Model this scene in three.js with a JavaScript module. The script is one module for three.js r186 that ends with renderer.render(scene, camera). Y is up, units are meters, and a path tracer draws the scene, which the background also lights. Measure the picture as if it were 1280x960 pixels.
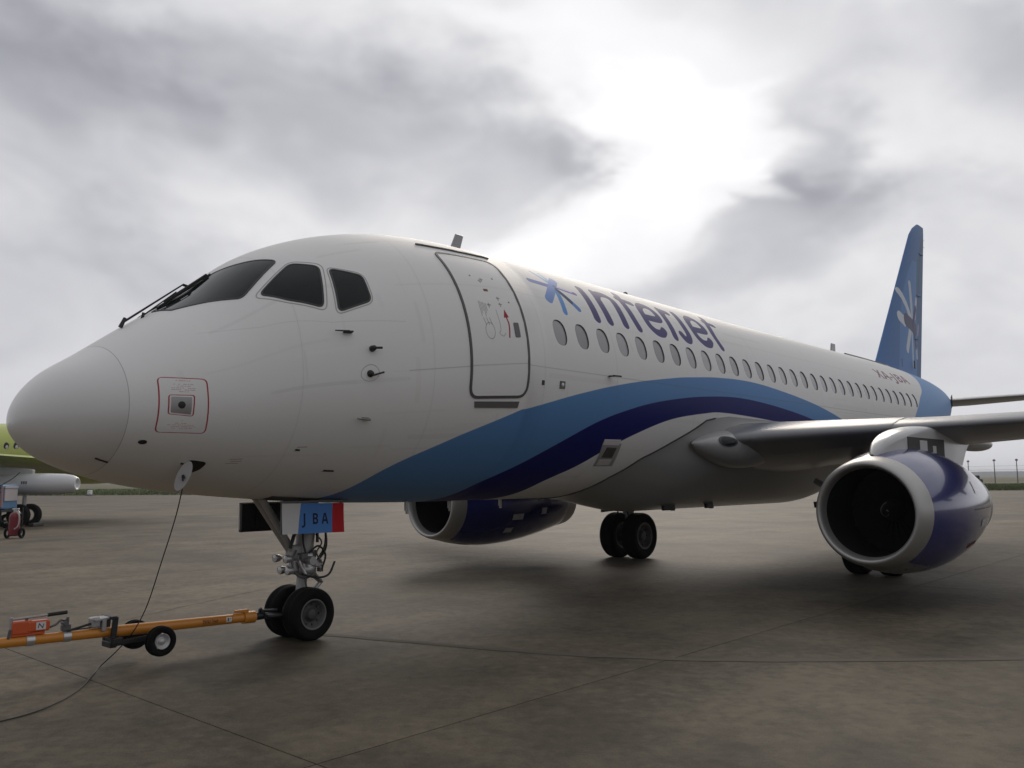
import * as THREE from 'three';
import { mergeGeometries, toCreasedNormals } from 'three/addons/utils/BufferGeometryUtils.js';
import { RoundedBoxGeometry } from 'three/addons/geometries/RoundedBoxGeometry.js';

// ---------------------------------------------------------------- camera
// x runs aft along the airliner, y up, z towards its port wing; metres
const scene = new THREE.Scene();
const camera = new THREE.PerspectiveCamera(48.33, 4 / 3, 0.1, 9000);
camera.position.set(-1.9688, 1.8341, 8.7685);
camera.up.set(-0.077, 0.994, 0.079);
camera.lookAt(-1.9688 + 0.7351, 1.8341 + 0.1099, 8.7685 - 0.6690);

// ---------------------------------------------------------------- seeded noise
let seed = 20117;
const rnd = () => { seed = (seed + 0x6d2b79f5) | 0; let t = Math.imul(seed ^ (seed >>> 15), 1 | seed); t = (t + Math.imul(t ^ (t >>> 7), 61 | t)) ^ t; return ((t ^ (t >>> 14)) >>> 0) / 4294967296; };
const R = (d) => d * Math.PI / 180;
const clamp = (v, a = 0, b = 1) => Math.min(b, Math.max(a, v));
const lerp = (a, b, t) => a + (b - a) * t;
const smooth = (a, b, v) => { const t = clamp((v - a) / (b - a)); return t * t * (3 - 2 * t); };
const hash3 = (x, y, z) => { let h = Math.imul(x, 374761393) ^ Math.imul(y, 668265263) ^ Math.imul(z, 1274126177); h = Math.imul(h ^ (h >>> 13), 1103515245); return ((h ^ (h >>> 16)) >>> 0) / 4294967296; };
function noise3(x, y, z) {
  const xi = Math.floor(x), yi = Math.floor(y), zi = Math.floor(z), f = (t) => t * t * t * (t * (t * 6 - 15) + 10);
  const u = f(x - xi), v = f(y - yi), w = f(z - zi); let s = 0;
  for (let k = 0; k < 8; k++) { const a = k & 1, b = (k >> 1) & 1, c = k >> 2; s += hash3(xi + a, yi + b, zi + c) * (a ? u : 1 - u) * (b ? v : 1 - v) * (c ? w : 1 - w); }
  return s;
}
const fbm = (x, y, z, o = 5) => { let s = 0, a = 0.5, n = 0; for (let i = 0; i < o; i++) { s += a * noise3(x, y, z); n += a; a *= 0.52; x = x * 2.03 + 17.1; y = y * 2.03 + 5.3; z = z * 2.03 + 9.7; } return s / n; };

// ---------------------------------------------------------------- sky: one overcast cloud layer, brighter where the sun stands behind it
// cloud layer: thin and thick places as [azimuth, elevation, width, height, strength, softness], ragged by noise
const BRIGHT = [[-0.589, 0.479, 0.130, 0.075, 0.20, 0.7], [-0.549, 0.402, 0.098, 0.071, 0.31, 0.4], [-0.551, 0.337, 0.063, 0.058, 0.31, 0.4], [-0.613, 0.283, 0.076, 0.048, 0.29, 0.6], [-0.675, 0.253, 0.080, 0.031, 0.23, 0.8], [-0.294, 0.402, 0.070, 0.062, 0.23, 0.8], [-0.191, 0.344, 0.055, 0.035, 0.14, 1.0], [-0.899, 0.301, 0.180, 0.048, 0.11, 1.0], [-1.248, 0.302, 0.144, 0.053, 0.11, 1.0], [-0.755, 0.484, 0.117, 0.062, 0.09, 1.0]];
const DARK = [[-1.030, 0.416, 0.296, 0.065, 0.14, 1.0], [-1.282, 0.389, 0.131, 0.121, 0.19, 1.0], [-0.775, 0.375, 0.151, 0.065, 0.05, 0.9], [-0.688, 0.374, 0.070, 0.047, 0.03, 0.6], [-0.418, 0.364, 0.075, 0.070, 0.08, 0.5], [-0.466, 0.265, 0.136, 0.061, 0.17, 0.4], [-0.211, 0.424, 0.144, 0.075, 0.16, 0.6], [-0.281, 0.288, 0.146, 0.056, 0.07, 0.8], [-1.214, 0.225, 0.173, 0.056, 0.07, 1.0], [-0.814, 0.459, 0.156, 0.047, 0.06, 0.8]];
{
  const W = 2048, H = 1024, data = new Float32Array(W * H * 4);
  for (let j = 0; j < H; j++) {
    const el = ((j + 0.5) / H - 0.5) * Math.PI, sy = Math.sin(el), cy = Math.cos(el);
    for (let i = 0; i < W; i++) {
      const az = ((i + 0.5) / W - 0.5) * 2 * Math.PI, dx = Math.cos(az) * cy, dz = Math.sin(az) * cy;
      let r, g, b;
      if (el < -0.02) { r = g = b = 0.12; } else {
        const e = Math.max(sy, 0) * 1.25, wx = fbm(dx * 3 + 11, e * 4, dz * 3, 4) - 0.5, wy = fbm(dx * 3, e * 4 + 23, dz * 3, 4) - 0.5;
        const n = fbm(dx * 2.6 + wx, e * 4.2 + wy + 3, dz * 2.6, 6), bil = 1 - Math.abs(2 * fbm(dx * 6 + wx * 2 + 40, e * 9 + wy * 2, dz * 6, 6) - 1), fine = fbm(dx * 17 + 7, e * 24, dz * 17, 5);
        let v = 0.68 + (n - 0.5) * 0.2 + (bil - 0.78) * 0.15 + (fine - 0.5) * 0.1;
        const jx = wx * 0.22 + (bil - 0.78) * 0.1 + (fine - 0.5) * 0.06, jy = wy * 0.18 + (fine - 0.5) * 0.06;
        for (const [list, sign] of [[BRIGHT, 1], [DARK, -1]]) for (const [a, c, sa, sc, amp, soft] of list) { const d = Math.hypot((az - a + jx) / sa, (el - c + jy) / sc); if (d < 2.2) v += sign * amp * smooth(1 + soft * 1.1, 1 - soft * 0.75, d); }
        const toSun = (dx * 0.72 + sy * 0.5 + dz * -0.48) / 0.999; v *= lerp(0.4, 1.02, Math.pow((1 + toSun) / 2, 1.1));   // thinner cloud towards the sun
        v = v > 0.86 ? 0.86 + (v - 0.86) * 0.4 : Math.max(v, 0.2);
        v = lerp(v, 0.66, smooth(0.15, -0.01, el) * 0.7);
        const c = clamp((0.75 - v) / 0.5);
        r = v * lerp(1, 0.94, c); g = v * lerp(1, 0.955, c); b = v * lerp(1.02, 1.08, c);
      }
      const o = (j * W + i) * 4; data[o] = r; data[o + 1] = g; data[o + 2] = b; data[o + 3] = 1;
    }
  }
  const t = new THREE.DataTexture(data, W, H, THREE.RGBAFormat, THREE.FloatType);
  t.mapping = THREE.EquirectangularReflectionMapping; t.magFilter = t.minFilter = THREE.LinearFilter; t.needsUpdate = true;
  scene.background = t; scene.environment = t;
}
// ---------------------------------------------------------------- sun, diffused by the cloud
const sun = new THREE.DirectionalLight(0xfff3e4, 1.25);
sun.position.set(8 + 75 * 0.72, 75 * 0.5, 75 * -0.48); sun.target.position.set(8, 0, 0);
sun.castShadow = true; sun.shadow.radius = 60; sun.shadow.mapSize.set(2048, 2048);
Object.assign(sun.shadow.camera, { left: -40, right: 40, top: 40, bottom: -40, near: 1, far: 200 });
scene.add(sun, sun.target);
// ---------------------------------------------------------------- exposure
const renderer = new THREE.WebGLRenderer({ antialias: true });
renderer.setSize(1024, 768);
renderer.toneMapping = THREE.LinearToneMapping;
renderer.toneMappingExposure = 1.08;
renderer.shadowMap.enabled = true;

// ---------------------------------------------------------------- helpers
const used = {};
const numbered = (n) => { used[n] = (used[n] ?? -1) + 1; return used[n] ? n + '_' + String(used[n]).padStart(3, '0') : n; };
function part(name, geo, mat, parent) {
  const m = new THREE.Mesh(geo, mat); m.name = parent === scene ? numbered(name) : name;
  m.castShadow = m.receiveShadow = true; parent.add(m); return m;
}
function tag(o, label, category, group) { Object.assign(o.userData, { label, category }); if (group) o.userData.group = group; return o; }
function struct(o) { o.userData.kind = 'structure'; return o; }
function thing(name, label, category, pos = [0, 0, 0], turn = 0, group) {
  const o = new THREE.Group(); o.name = numbered(name); o.position.set(...pos); o.rotation.y = turn; scene.add(o);
  return tag(o, label, category, group);
}
const rgb = (r, g, b) => new THREE.Color().setRGB(r, g, b);
const std = (c, roughness = 0.6, metalness = 0, extra = {}) => new THREE.MeshStandardMaterial({ color: c, roughness, metalness, ...extra });
const phys = (c, roughness = 0.4, extra = {}) => new THREE.MeshPhysicalMaterial({ color: c, roughness, ...extra });
const V = (x, y, z) => new THREE.Vector3(x, y, z);
function box(sx, sy, sz, x = 0, y = 0, z = 0, ry = 0, rz = 0, rx = 0, rad = null) {
  const r = rad ?? Math.min(sx, sy, sz) * 0.18;
  const g = r > 0 ? new RoundedBoxGeometry(sx, sy, sz, 2, r) : new THREE.BoxGeometry(sx, sy, sz);
  g.applyMatrix4(new THREE.Matrix4().makeRotationFromEuler(new THREE.Euler(rx, ry, rz))); g.translate(x, y, z); return g;
}
function rod(a, b, r0, r1 = r0, seg = 12) {
  const A = V(...a), B = V(...b), d = B.clone().sub(A), g = new THREE.CylinderGeometry(r1, r0, d.length(), seg, 1);
  g.applyQuaternion(new THREE.Quaternion().setFromUnitVectors(V(0, 1, 0), d.normalize())); g.translate(...A.add(B).multiplyScalar(0.5).toArray()); return g;
}
function tube(pts, r, n = 40, seg = 8) { return new THREE.TubeGeometry(new THREE.CatmullRomCurve3(pts.map((p) => V(...p))), n, r, seg, false); }
function lathe(profile, axis, pos = [0, 0, 0], seg = 48) {           // profile of [radius, along]; axis 'x', 'y' or 'z'
  const g = new THREE.LatheGeometry(profile.map(([r, y]) => new THREE.Vector2(r, y)), seg);
  if (axis === 'x') g.rotateZ(-Math.PI / 2); if (axis === 'z') g.rotateX(Math.PI / 2);
  g.translate(...pos); return g;
}
const merge = (list) => mergeGeometries(list.map((g) => { const h = g.index ? g.toNonIndexed() : g; for (const k of Object.keys(h.attributes)) if (!['position', 'normal', 'uv'].includes(k)) h.deleteAttribute(k); return h; }));
const mirrorZ = (g) => {
  const h = (g.index ? g.toNonIndexed() : g.clone()), p = h.attributes.position, n = h.attributes.normal, u = h.attributes.uv;
  for (const [a, s] of [[p, 3], [n, 3], [u, 2]]) if (a) for (let i = 0; i < a.count; i += 3) for (let c = 0; c < s; c++) { const t = a.array[(i + 1) * s + c]; a.array[(i + 1) * s + c] = a.array[(i + 2) * s + c]; a.array[(i + 2) * s + c] = t; }
  for (const a of [p, n]) if (a) for (let i = 0; i < a.count; i++) a.setZ(i, -a.getZ(i));
  return h;
};
function pchip(x, y, q) {
  const n = x.length; let i = 0; while (i < n - 2 && q > x[i + 1]) i++;
  const d = (k) => (y[k + 1] - y[k]) / (x[k + 1] - x[k]), h = (k) => x[k + 1] - x[k];
  const inner = (k) => (d(k - 1) * h(k) + d(k) * h(k - 1)) / (h(k - 1) + h(k));
  const m = (k) => (k === n - 1 ? 0 : k === 0 ? d(0) + (d(0) - inner(1)) * 0.5 : inner(k));
  const t = clamp((q - x[i]) / h(i)), a = m(i), b = m(i + 1);
  return (1 + 2 * t) * (1 - t) ** 2 * y[i] + t * (1 - t) ** 2 * h(i) * a + t * t * (3 - 2 * t) * y[i + 1] + t * t * (t - 1) * h(i) * b;
}
function table(t, q) { let i = 0; while (i < t.length - 2 && q > t[i + 1][0]) i++; const f = clamp((q - t[i][0]) / (t[i + 1][0] - t[i][0])); return lerp(t[i][1], t[i + 1][1], f); }
function grid(nu, nv, f, uvf) {                                       // f(i, j) -> Vector3, smooth normals
  const p = [], uv = [], ix = [];
  for (let i = 0; i <= nu; i++) for (let j = 0; j <= nv; j++) { const q = f(i / nu, j / nv); p.push(q.x, q.y, q.z); const t = uvf ? uvf(i / nu, j / nv, q) : [i / nu, j / nv]; uv.push(...t); }
  for (let i = 0; i < nu; i++) for (let j = 0; j < nv; j++) { const a = i * (nv + 1) + j, b = a + nv + 1; ix.push(a, b, a + 1, b, b + 1, a + 1); }
  const g = new THREE.BufferGeometry(); g.setAttribute('position', new THREE.Float32BufferAttribute(p, 3)); g.setAttribute('uv', new THREE.Float32BufferAttribute(uv, 2)); g.setIndex(ix); g.computeVertexNormals(); return g;
}
const canvas = (w, h) => { const c = document.createElement('canvas'); c.width = w; c.height = h; return c; };
function canvasTex(c) { const t = new THREE.CanvasTexture(c); t.colorSpace = THREE.SRGBColorSpace; t.wrapS = t.wrapT = THREE.ClampToEdgeWrapping; t.magFilter = THREE.LinearFilter; t.anisotropy = 8; return t; }
function noiseTex(n, f, repeat, srgb = true) {                        // tileable when f is periodic
  const d = new Uint8Array(n * n * 4);
  for (let j = 0; j < n; j++) for (let i = 0; i < n; i++) { const v = f(i / n, j / n), o = (j * n + i) * 4; for (let c = 0; c < 3; c++) d[o + c] = clamp(Array.isArray(v) ? v[c] : v) * 255; d[o + 3] = 255; }
  const t = new THREE.DataTexture(d, n, n); if (srgb) t.colorSpace = THREE.SRGBColorSpace; t.wrapS = t.wrapT = THREE.RepeatWrapping; t.magFilter = THREE.LinearFilter; t.repeat.set(repeat, repeat); t.needsUpdate = true; return t;
}

// ---------------------------------------------------------------- materials
const WHITE = '#dcdbd7';
const M = {
  white: phys(new THREE.Color(WHITE), 0.32, { clearcoat: 0.5, clearcoatRoughness: 0.12 }),
  radome: phys(new THREE.Color('#d3d2ce'), 0.4, { clearcoat: 0.35, clearcoatRoughness: 0.25 }),
  grey: phys(rgb(0.27, 0.273, 0.277), 0.33, { clearcoat: 0.3, clearcoatRoughness: 0.2 }),
  wing: phys(rgb(0.2, 0.203, 0.207), 0.36, { clearcoat: 0.3, clearcoatRoughness: 0.2 }),
  frameLine: std(rgb(0.34, 0.335, 0.32), 0.5),
  slat: phys(rgb(0.33, 0.333, 0.337), 0.34, { clearcoat: 0.3, clearcoatRoughness: 0.2 }),
  fairing: phys(rgb(0.31, 0.31, 0.3), 0.36, { clearcoat: 0.35, clearcoatRoughness: 0.2 }),
  greyDark: std(rgb(0.1, 0.1, 0.1), 0.5),
  bare: std(rgb(0.55, 0.54, 0.52), 0.36, 0.75),
  steel: std(rgb(0.4, 0.39, 0.38), 0.4, 0.7),
  lip: std(rgb(0.4, 0.39, 0.37), 0.4, 0.65),
  navy: phys(rgb(0.007, 0.013, 0.12), 0.22, { clearcoat: 0.75, clearcoatRoughness: 0.06 }),
  black: std(rgb(0.012, 0.012, 0.012), 0.5),
  reveal: std(rgb(0.07, 0.07, 0.07), 0.6),
  seal: std(rgb(0.03, 0.03, 0.03), 0.55),
  rubber: phys(rgb(0.0065, 0.006, 0.006), 0.85, { specularIntensity: 0.35 }),
  glass: phys(rgb(0.006, 0.01, 0.009), 0.04, { ior: 1.45, specularIntensity: 0.45 }),
  pane: phys(rgb(0.34, 0.34, 0.345), 0.12, { ior: 1.5, clearcoat: 0.6, clearcoatRoughness: 0.05 }),
  paintedMetal: std(rgb(0.5, 0.5, 0.48), 0.5, 0.1),
  gear: std(rgb(0.36, 0.35, 0.33), 0.45, 0.25),
  hub: std(rgb(0.07, 0.066, 0.06), 0.55, 0.3), rimRing: std(rgb(0.17, 0.165, 0.16), 0.5, 0.3),
  red: phys(rgb(0.17, 0.01, 0.016), 0.4),
  lamp: phys(rgb(0.55, 0.55, 0.52), 0.12, { clearcoat: 1 }),
};

M.panes = [0.24, 0.19, 0.28].map((g, i) => phys(rgb(g, g, g * 1.01), 0.1 + i * 0.04, { clearcoat: 0.6, clearcoatRoughness: 0.05 }));

// ---------------------------------------------------------------- the airliner's skin as a surface: station x, angle a (-90 belly, 0 port side, 90 crown, 180 starboard)
const NOSE_X = 0.7488, FULL_X = 6.149, YC = 3.268, RAD = 1.736, TUBE_END = 21.46, TAIL_X = 29.5;
const KU = [0, 0.06, 0.25, 0.6, 1.05, 1.6, 2.2, 2.9, 3.6, 4.4, 5.4].map(Math.sqrt);
const KT = [2.381, 2.618, 2.862, 3.112, 3.443, 3.835, 4.338, 4.686, 4.9, 5.03, 5.062];
const KB = [2.381, 2.238, 2.072, 1.917, 1.796, 1.711, 1.649, 1.598, 1.559, 1.539, 1.532];
const KH = [0, 0.27, 0.596, 0.955, 1.166, 1.321, 1.451, 1.565, 1.644, 1.698, 1.736];
const CROWN = [[FULL_X, 5.062], [9, 5.055], [14, 5.01], [19.2, 5.004]];
const TX = [19.2, 21.46, 23.5, 25.5, 27.2, 28.6, 29.5];
const TT = [5.004, 5.0, 4.96, 4.88, 4.75, 4.58, 4.42], TB = [1.532, 1.66, 2.06, 2.6, 3.16, 3.66, 3.98], TH = [1.736, 1.734, 1.6, 1.3, 0.92, 0.52, 0.2], TM = [3.268, 3.29, 3.5, 3.78, 4.0, 4.14, 4.2];
const section = (x) => {
  if (x < FULL_X) {
    const s = Math.max(x - NOSE_X, 0), u = Math.sqrt(s), t = pchip(KU, KT, u), b = pchip(KU, KB, u);
    return [t, b, pchip(KU, KH, u), b + (t - b) * (0.5 - 0.06 * Math.sin(Math.PI * clamp(s / 5.4)))];
  }
  if (x < TX[0]) return [table(CROWN, x), YC - RAD, RAD, YC];
  return [pchip(TX, TT, x), pchip(TX, TB, x), pchip(TX, TH, x), pchip(TX, TM, x)];
};
const FX = [[-90, 8.3], [-71, 8.5], [-55, 8.75], [-41, 9.16], [-30, 9.78], [-22, 10.29], [-16, 10.63], [-13.5, 11.3]];   // front edge of the belly fairing
const skin = (x, a, off = 0) => {
  const [t, b, h, m] = section(x), c = Math.cos(R(a)), s = Math.sin(R(a));
  const p = V(x, m + (s > 0 ? t - m : m - b) * s, h * c);
  return off ? p.addScaledVector(skinN(x, a), off) : p;
};
function skinN(x, a) {
  const e = 0.004, x0 = Math.max(x - e, NOSE_X + 0.0005), dx = skin(x + e, a).sub(skin(x0, a)), da = skin(x, a + 0.25).sub(skin(x, a - 0.25));
  const n = dx.cross(da).normalize(); const s = section(x); const p = skin(x, a); const out = V(0, p.y - s[3], p.z);
  return n.dot(out) < 0 ? n.negate() : n;
}
const KS = 0.0303;                                                    // metres of skin per degree on the full section

// skin mesh over stations and angles, uv for the paint of one fuselage section
const SECT = [[1.416, 7.995], [7.995, 15.205], [15.205, 21.455], [21.455, TAIL_X]];
const sectOf = (x) => Math.max(0, SECT.findIndex(([, b]) => x < b + 1e-6));
const skinUV = (k, x, a) => [(x - SECT[k][0]) / (SECT[k][1] - SECT[k][0]), (a + 90) / 360];
function skinGeo(xs, as, k, hole) {
  const p = [], n = [], uv = [], ix = [];
  for (const x of xs) for (const a of as) { const q = skin(x, a), w = skinN(x, a); p.push(q.x, q.y, q.z); n.push(w.x, w.y, w.z); uv.push(...skinUV(k, x, a)); }
  const m = as.length;
  for (let i = 0; i < xs.length - 1; i++) for (let j = 0; j < m - 1; j++) {
    if (hole && hole((xs[i] + xs[i + 1]) / 2, (as[j] + as[j + 1]) / 2)) continue;
    const A = i * m + j, B = A + m; ix.push(A, B, A + 1, B, B + 1, A + 1);
  }
  const g = new THREE.BufferGeometry(); g.setAttribute('position', new THREE.Float32BufferAttribute(p, 3)); g.setAttribute('normal', new THREE.Float32BufferAttribute(n, 3)); g.setAttribute('uv', new THREE.Float32BufferAttribute(uv, 2)); g.setIndex(ix); return g;
}
// round the corners of a closed polygon given in [x, a]
function rounded(poly, r, n = 5) {
  const out = [], k = poly.length;
  for (let i = 0; i < k; i++) {
    const P = (q) => new THREE.Vector2(q[0], q[1] * 0.026), a = P(poly[(i + k - 1) % k]), b = P(poly[i]), c = P(poly[(i + 1) % k]);
    const rr = Array.isArray(r) ? r[i] : r, d0 = Math.min(rr, a.distanceTo(b) * 0.45), d1 = Math.min(rr, c.distanceTo(b) * 0.45);
    const s = b.clone().lerp(a, d0 / a.distanceTo(b)), e = b.clone().lerp(c, d1 / c.distanceTo(b));
    for (let j = 0; j <= n; j++) { const t = j / n, q = s.clone().multiplyScalar((1 - t) ** 2).addScaledVector(b, 2 * t * (1 - t)).addScaledVector(e, t * t); out.push([q.x, q.y / 0.026]); }
  }
  return out;
}
// a plate lying on the skin: outline [x, a], raised by off, with a rim down to the skin
function plate(poly, off, sub = 2, k = 0, rim = true) {
  let tris = THREE.ShapeUtils.triangulateShape(poly.map(([x, a]) => new THREE.Vector2(x, a * 0.03)), []).map((t) => t.map((i) => poly[i]));
  for (let s = 0; s < sub; s++) tris = tris.flatMap(([a, b, c]) => { const m = (p, q) => [(p[0] + q[0]) / 2, (p[1] + q[1]) / 2], ab = m(a, b), bc = m(b, c), ca = m(c, a); return [[a, ab, ca], [ab, b, bc], [ca, bc, c], [ab, bc, ca]]; });
  const p = [], n = [], uv = [], put = (v, w, u) => { p.push(v.x, v.y, v.z); n.push(w.x, w.y, w.z); uv.push(...u); };
  for (const t of tris) {
    const q = t.map(([x, a]) => skin(x, a, off)), w = t.map(([x, a]) => skinN(x, a));
    const f = q[1].clone().sub(q[0]).cross(q[2].clone().sub(q[0])).dot(w[0]) > 0 ? [0, 1, 2] : [0, 2, 1];
    for (const i of f) put(q[i], w[i], skinUV(k, ...t[i]));
  }
  if (rim) for (let i = 0; i < poly.length; i++) {
    const A = poly[i], B = poly[(i + 1) % poly.length], a = skin(...A, off), b = skin(...B, off), c = skin(...A, -0.004), d = skin(...B, -0.004), w = b.clone().sub(a).cross(skinN(...A)).normalize();
    for (const [v, s] of [[a, A], [c, A], [b, B], [b, B], [c, A], [d, B]]) put(v, w, skinUV(k, ...s));
  }
  const g = new THREE.BufferGeometry(); g.setAttribute('position', new THREE.Float32BufferAttribute(p, 3)); g.setAttribute('normal', new THREE.Float32BufferAttribute(n, 3)); g.setAttribute('uv', new THREE.Float32BufferAttribute(uv, 2)); return g;
}
// a bead of given width and height following a line on the skin
function bead(line, width, off, closed = true) {
  const pts = []; const n = line.length;
  for (let i = 0; i < (closed ? n : n - 1); i++) { const A = line[i], B = line[(i + 1) % n], d = Math.hypot(A[0] - B[0], (A[1] - B[1]) * KS), m = Math.max(1, Math.ceil(d / 0.06)); for (let j = 0; j < m; j++) pts.push([lerp(A[0], B[0], j / m), lerp(A[1], B[1], j / m)]); }
  if (!closed) pts.push(line[n - 1]);
  const m = pts.length, p = [], ix = [];
  for (let i = 0; i < m; i++) {
    const a = pts[closed ? (i + m - 1) % m : Math.max(i - 1, 0)], b = pts[closed ? (i + 1) % m : Math.min(i + 1, m - 1)], c = skin(...pts[i]), w = skinN(...pts[i]), t = skin(...b).sub(skin(...a)).normalize(), s = t.cross(w).normalize();
    for (const [e, h] of [[-0.5, -0.003], [-0.46, off], [0.46, off], [0.5, -0.003]]) { const q = c.clone().addScaledVector(s, e * width).addScaledVector(w, h); p.push(q.x, q.y, q.z); }
  }
  for (let i = 0; i < (closed ? m : m - 1); i++) for (let j = 0; j < 3; j++) { const a = i * 4 + j, b = ((i + 1) % m) * 4 + j; ix.push(a, a + 1, b, b, a + 1, b + 1); }
  const g = new THREE.BufferGeometry(); g.setAttribute('position', new THREE.Float32BufferAttribute(p, 3)); g.setIndex(ix); const h = toCreasedNormals(g, 0.6);
  h.setAttribute('uv', new THREE.Float32BufferAttribute(new Float32Array(h.attributes.position.count * 2), 2)); return h;
}
const angOf = (x, y) => { const [t, b, , m] = section(x); return Math.asin(clamp((y - m) / (y > m ? t - m : m - b), -1, 1)) * 180 / Math.PI; };   // angle of a height on the port side
const byY = (poly) => poly.map(([x, y]) => [x, angOf(x, y)]);
function dense(poly, d = 0.04) { return poly.flatMap((p, i) => { const q = poly[(i + 1) % poly.length], n = Math.max(1, Math.ceil(Math.hypot(p[0] - q[0], p[1] - q[1]) / d)); return range(0, 1, n).slice(0, n).map((t) => [lerp(p[0], q[0], t), lerp(p[1], q[1], t)]); }); }
function range(a, b, n) { return Array.from({ length: n + 1 }, (_, i) => lerp(a, b, i / n)); }
const roundY = (poly, r) => byY(dense(rounded(poly.map(([x, y]) => [x, y / 0.026]), r).map(([x, a]) => [x, a * 0.026])));
const flipA = (poly) => poly.map(([x, a]) => [x, 180 - a]);          // to the starboard side

// ---------------------------------------------------------------- paint
const BLUE = '#5985b5', NAVY = '#171b60', PURPLE = '#454170', RED = '#96262b';
const SW_TOP = [[3.6, -90], [3.904, -75], [4.284, -47.8], [4.976, -32.5], [5.889, -21.3], [6.443, -16.06], [7.065, -10.7], [7.767, -5.56], [8.557, -0.89], [9.445, 3.1], [9.928, 4.85], [10.98, 7.5], [12.14, 8.1], [13.4, 5.33], [14.84, 0.1], [16.25, -7.85], [17.6, -18], [18.8, -32]];
const SW_MID = [[5.6, -90], [5.83, -72], [6.035, -58.4], [6.48, -45.7], [7.03, -33.2], [7.72, -21.5], [8.6, -12.9], [9.45, -7.8], [10.4, -4.2], [11.5, -2.3], [12.7, -3.6], [14.1, -7.5], [15.08, -11.8], [16.4, -20], [17.6, -34]];
const SW_LOW = [[6.8, -90], [7.08, -72.6], [7.3, -57.7], [7.7, -46.85], [8.17, -35.2], [8.78, -25.7], [9.54, -17.8], [10.47, -13.2], [11.1, -11.7], [12.45, -12.7], [13.46, -14.7], [15, -20], [16.2, -30]];
const TAIL_EDGE = [[19.4, -60], [20.1, -20], [20.9, 1.6], [21.72, 18], [22.4, 28], [23.0, 45], [23.4, 70], [23.5, 90]];
const LETTERS = [
  [0.155, [[7.905, 52.0], [7.85, 40], [7.81, 29.6]]],
  [0.155, [[8.23, 51.8], [8.15, 40], [8.125, 29.6]]], [0.15, [[8.2, 47], [8.3, 50.6], [8.42, 51.6], [8.54, 51], [8.61, 48], [8.6, 44], [8.55, 36], [8.525, 29.6]]],
  [0.15, [[9.0, 58.5], [8.92, 50], [8.88, 41], [8.86, 35], [8.875, 29.3]]], [0.13, [[8.86, 52], [9.18, 50]]],
  [0.15, [[9.36, 39.6], [9.69, 40.2], [9.74, 45.5], [9.68, 50.2], [9.5, 51.2], [9.34, 47.5], [9.26, 40], [9.25, 33.5], [9.36, 29.6], [9.52, 29.2], [9.62, 31.5]]],
  [0.15, [[10.03, 52], [9.96, 40], [9.905, 29]]], [0.14, [[10.02, 47.5], [10.1, 50.8], [10.24, 50.2]]],
  [0.15, [[10.5, 51.8], [10.43, 40], [10.4, 32.5], [10.33, 29], [10.23, 29.2], [10.17, 32]]],
  [0.15, [[10.8, 39.3], [11.13, 39.9], [11.18, 45.5], [11.11, 50.4], [10.95, 51.2], [10.79, 47], [10.71, 39.5], [10.71, 33.2], [10.83, 29.4], [11, 29.3], [11.1, 32]]],
  [0.14, [[11.67, 58], [11.52, 48], [11.4, 39], [11.39, 33], [11.415, 28.7]]], [0.12, [[11.5, 51.6], [11.77, 49.4]]],
];
const STAR = [['#86a6cf', 0.075, [[6.98, 58.5], [7.17, 47.5]]], ['#92b8d8', 0.07, [[7.16, 58.5], [7.2, 47.5]]], ['#6475b0', 0.095, [[6.67, 47.2], [7.16, 46]]], ['#7390c6', 0.14, [[7.34, 53.5], [6.83, 35.2]]], ['#5e90c9', 0.095, [[7.16, 43], [7.07, 29]]], ['#5a86bd', 0.1, [[7.2, 44], [7.44, 33]]], ['#2c3f5c', 0.085, [[7.2, 44.2], [7.34, 37]]], ['#6a67a8', 0.07, [[7.2, 46.8], [7.62, 44.6]]], ['#dfe4f0', 0.025, [[7.26, 47], [7.56, 45.6]]]];
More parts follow.
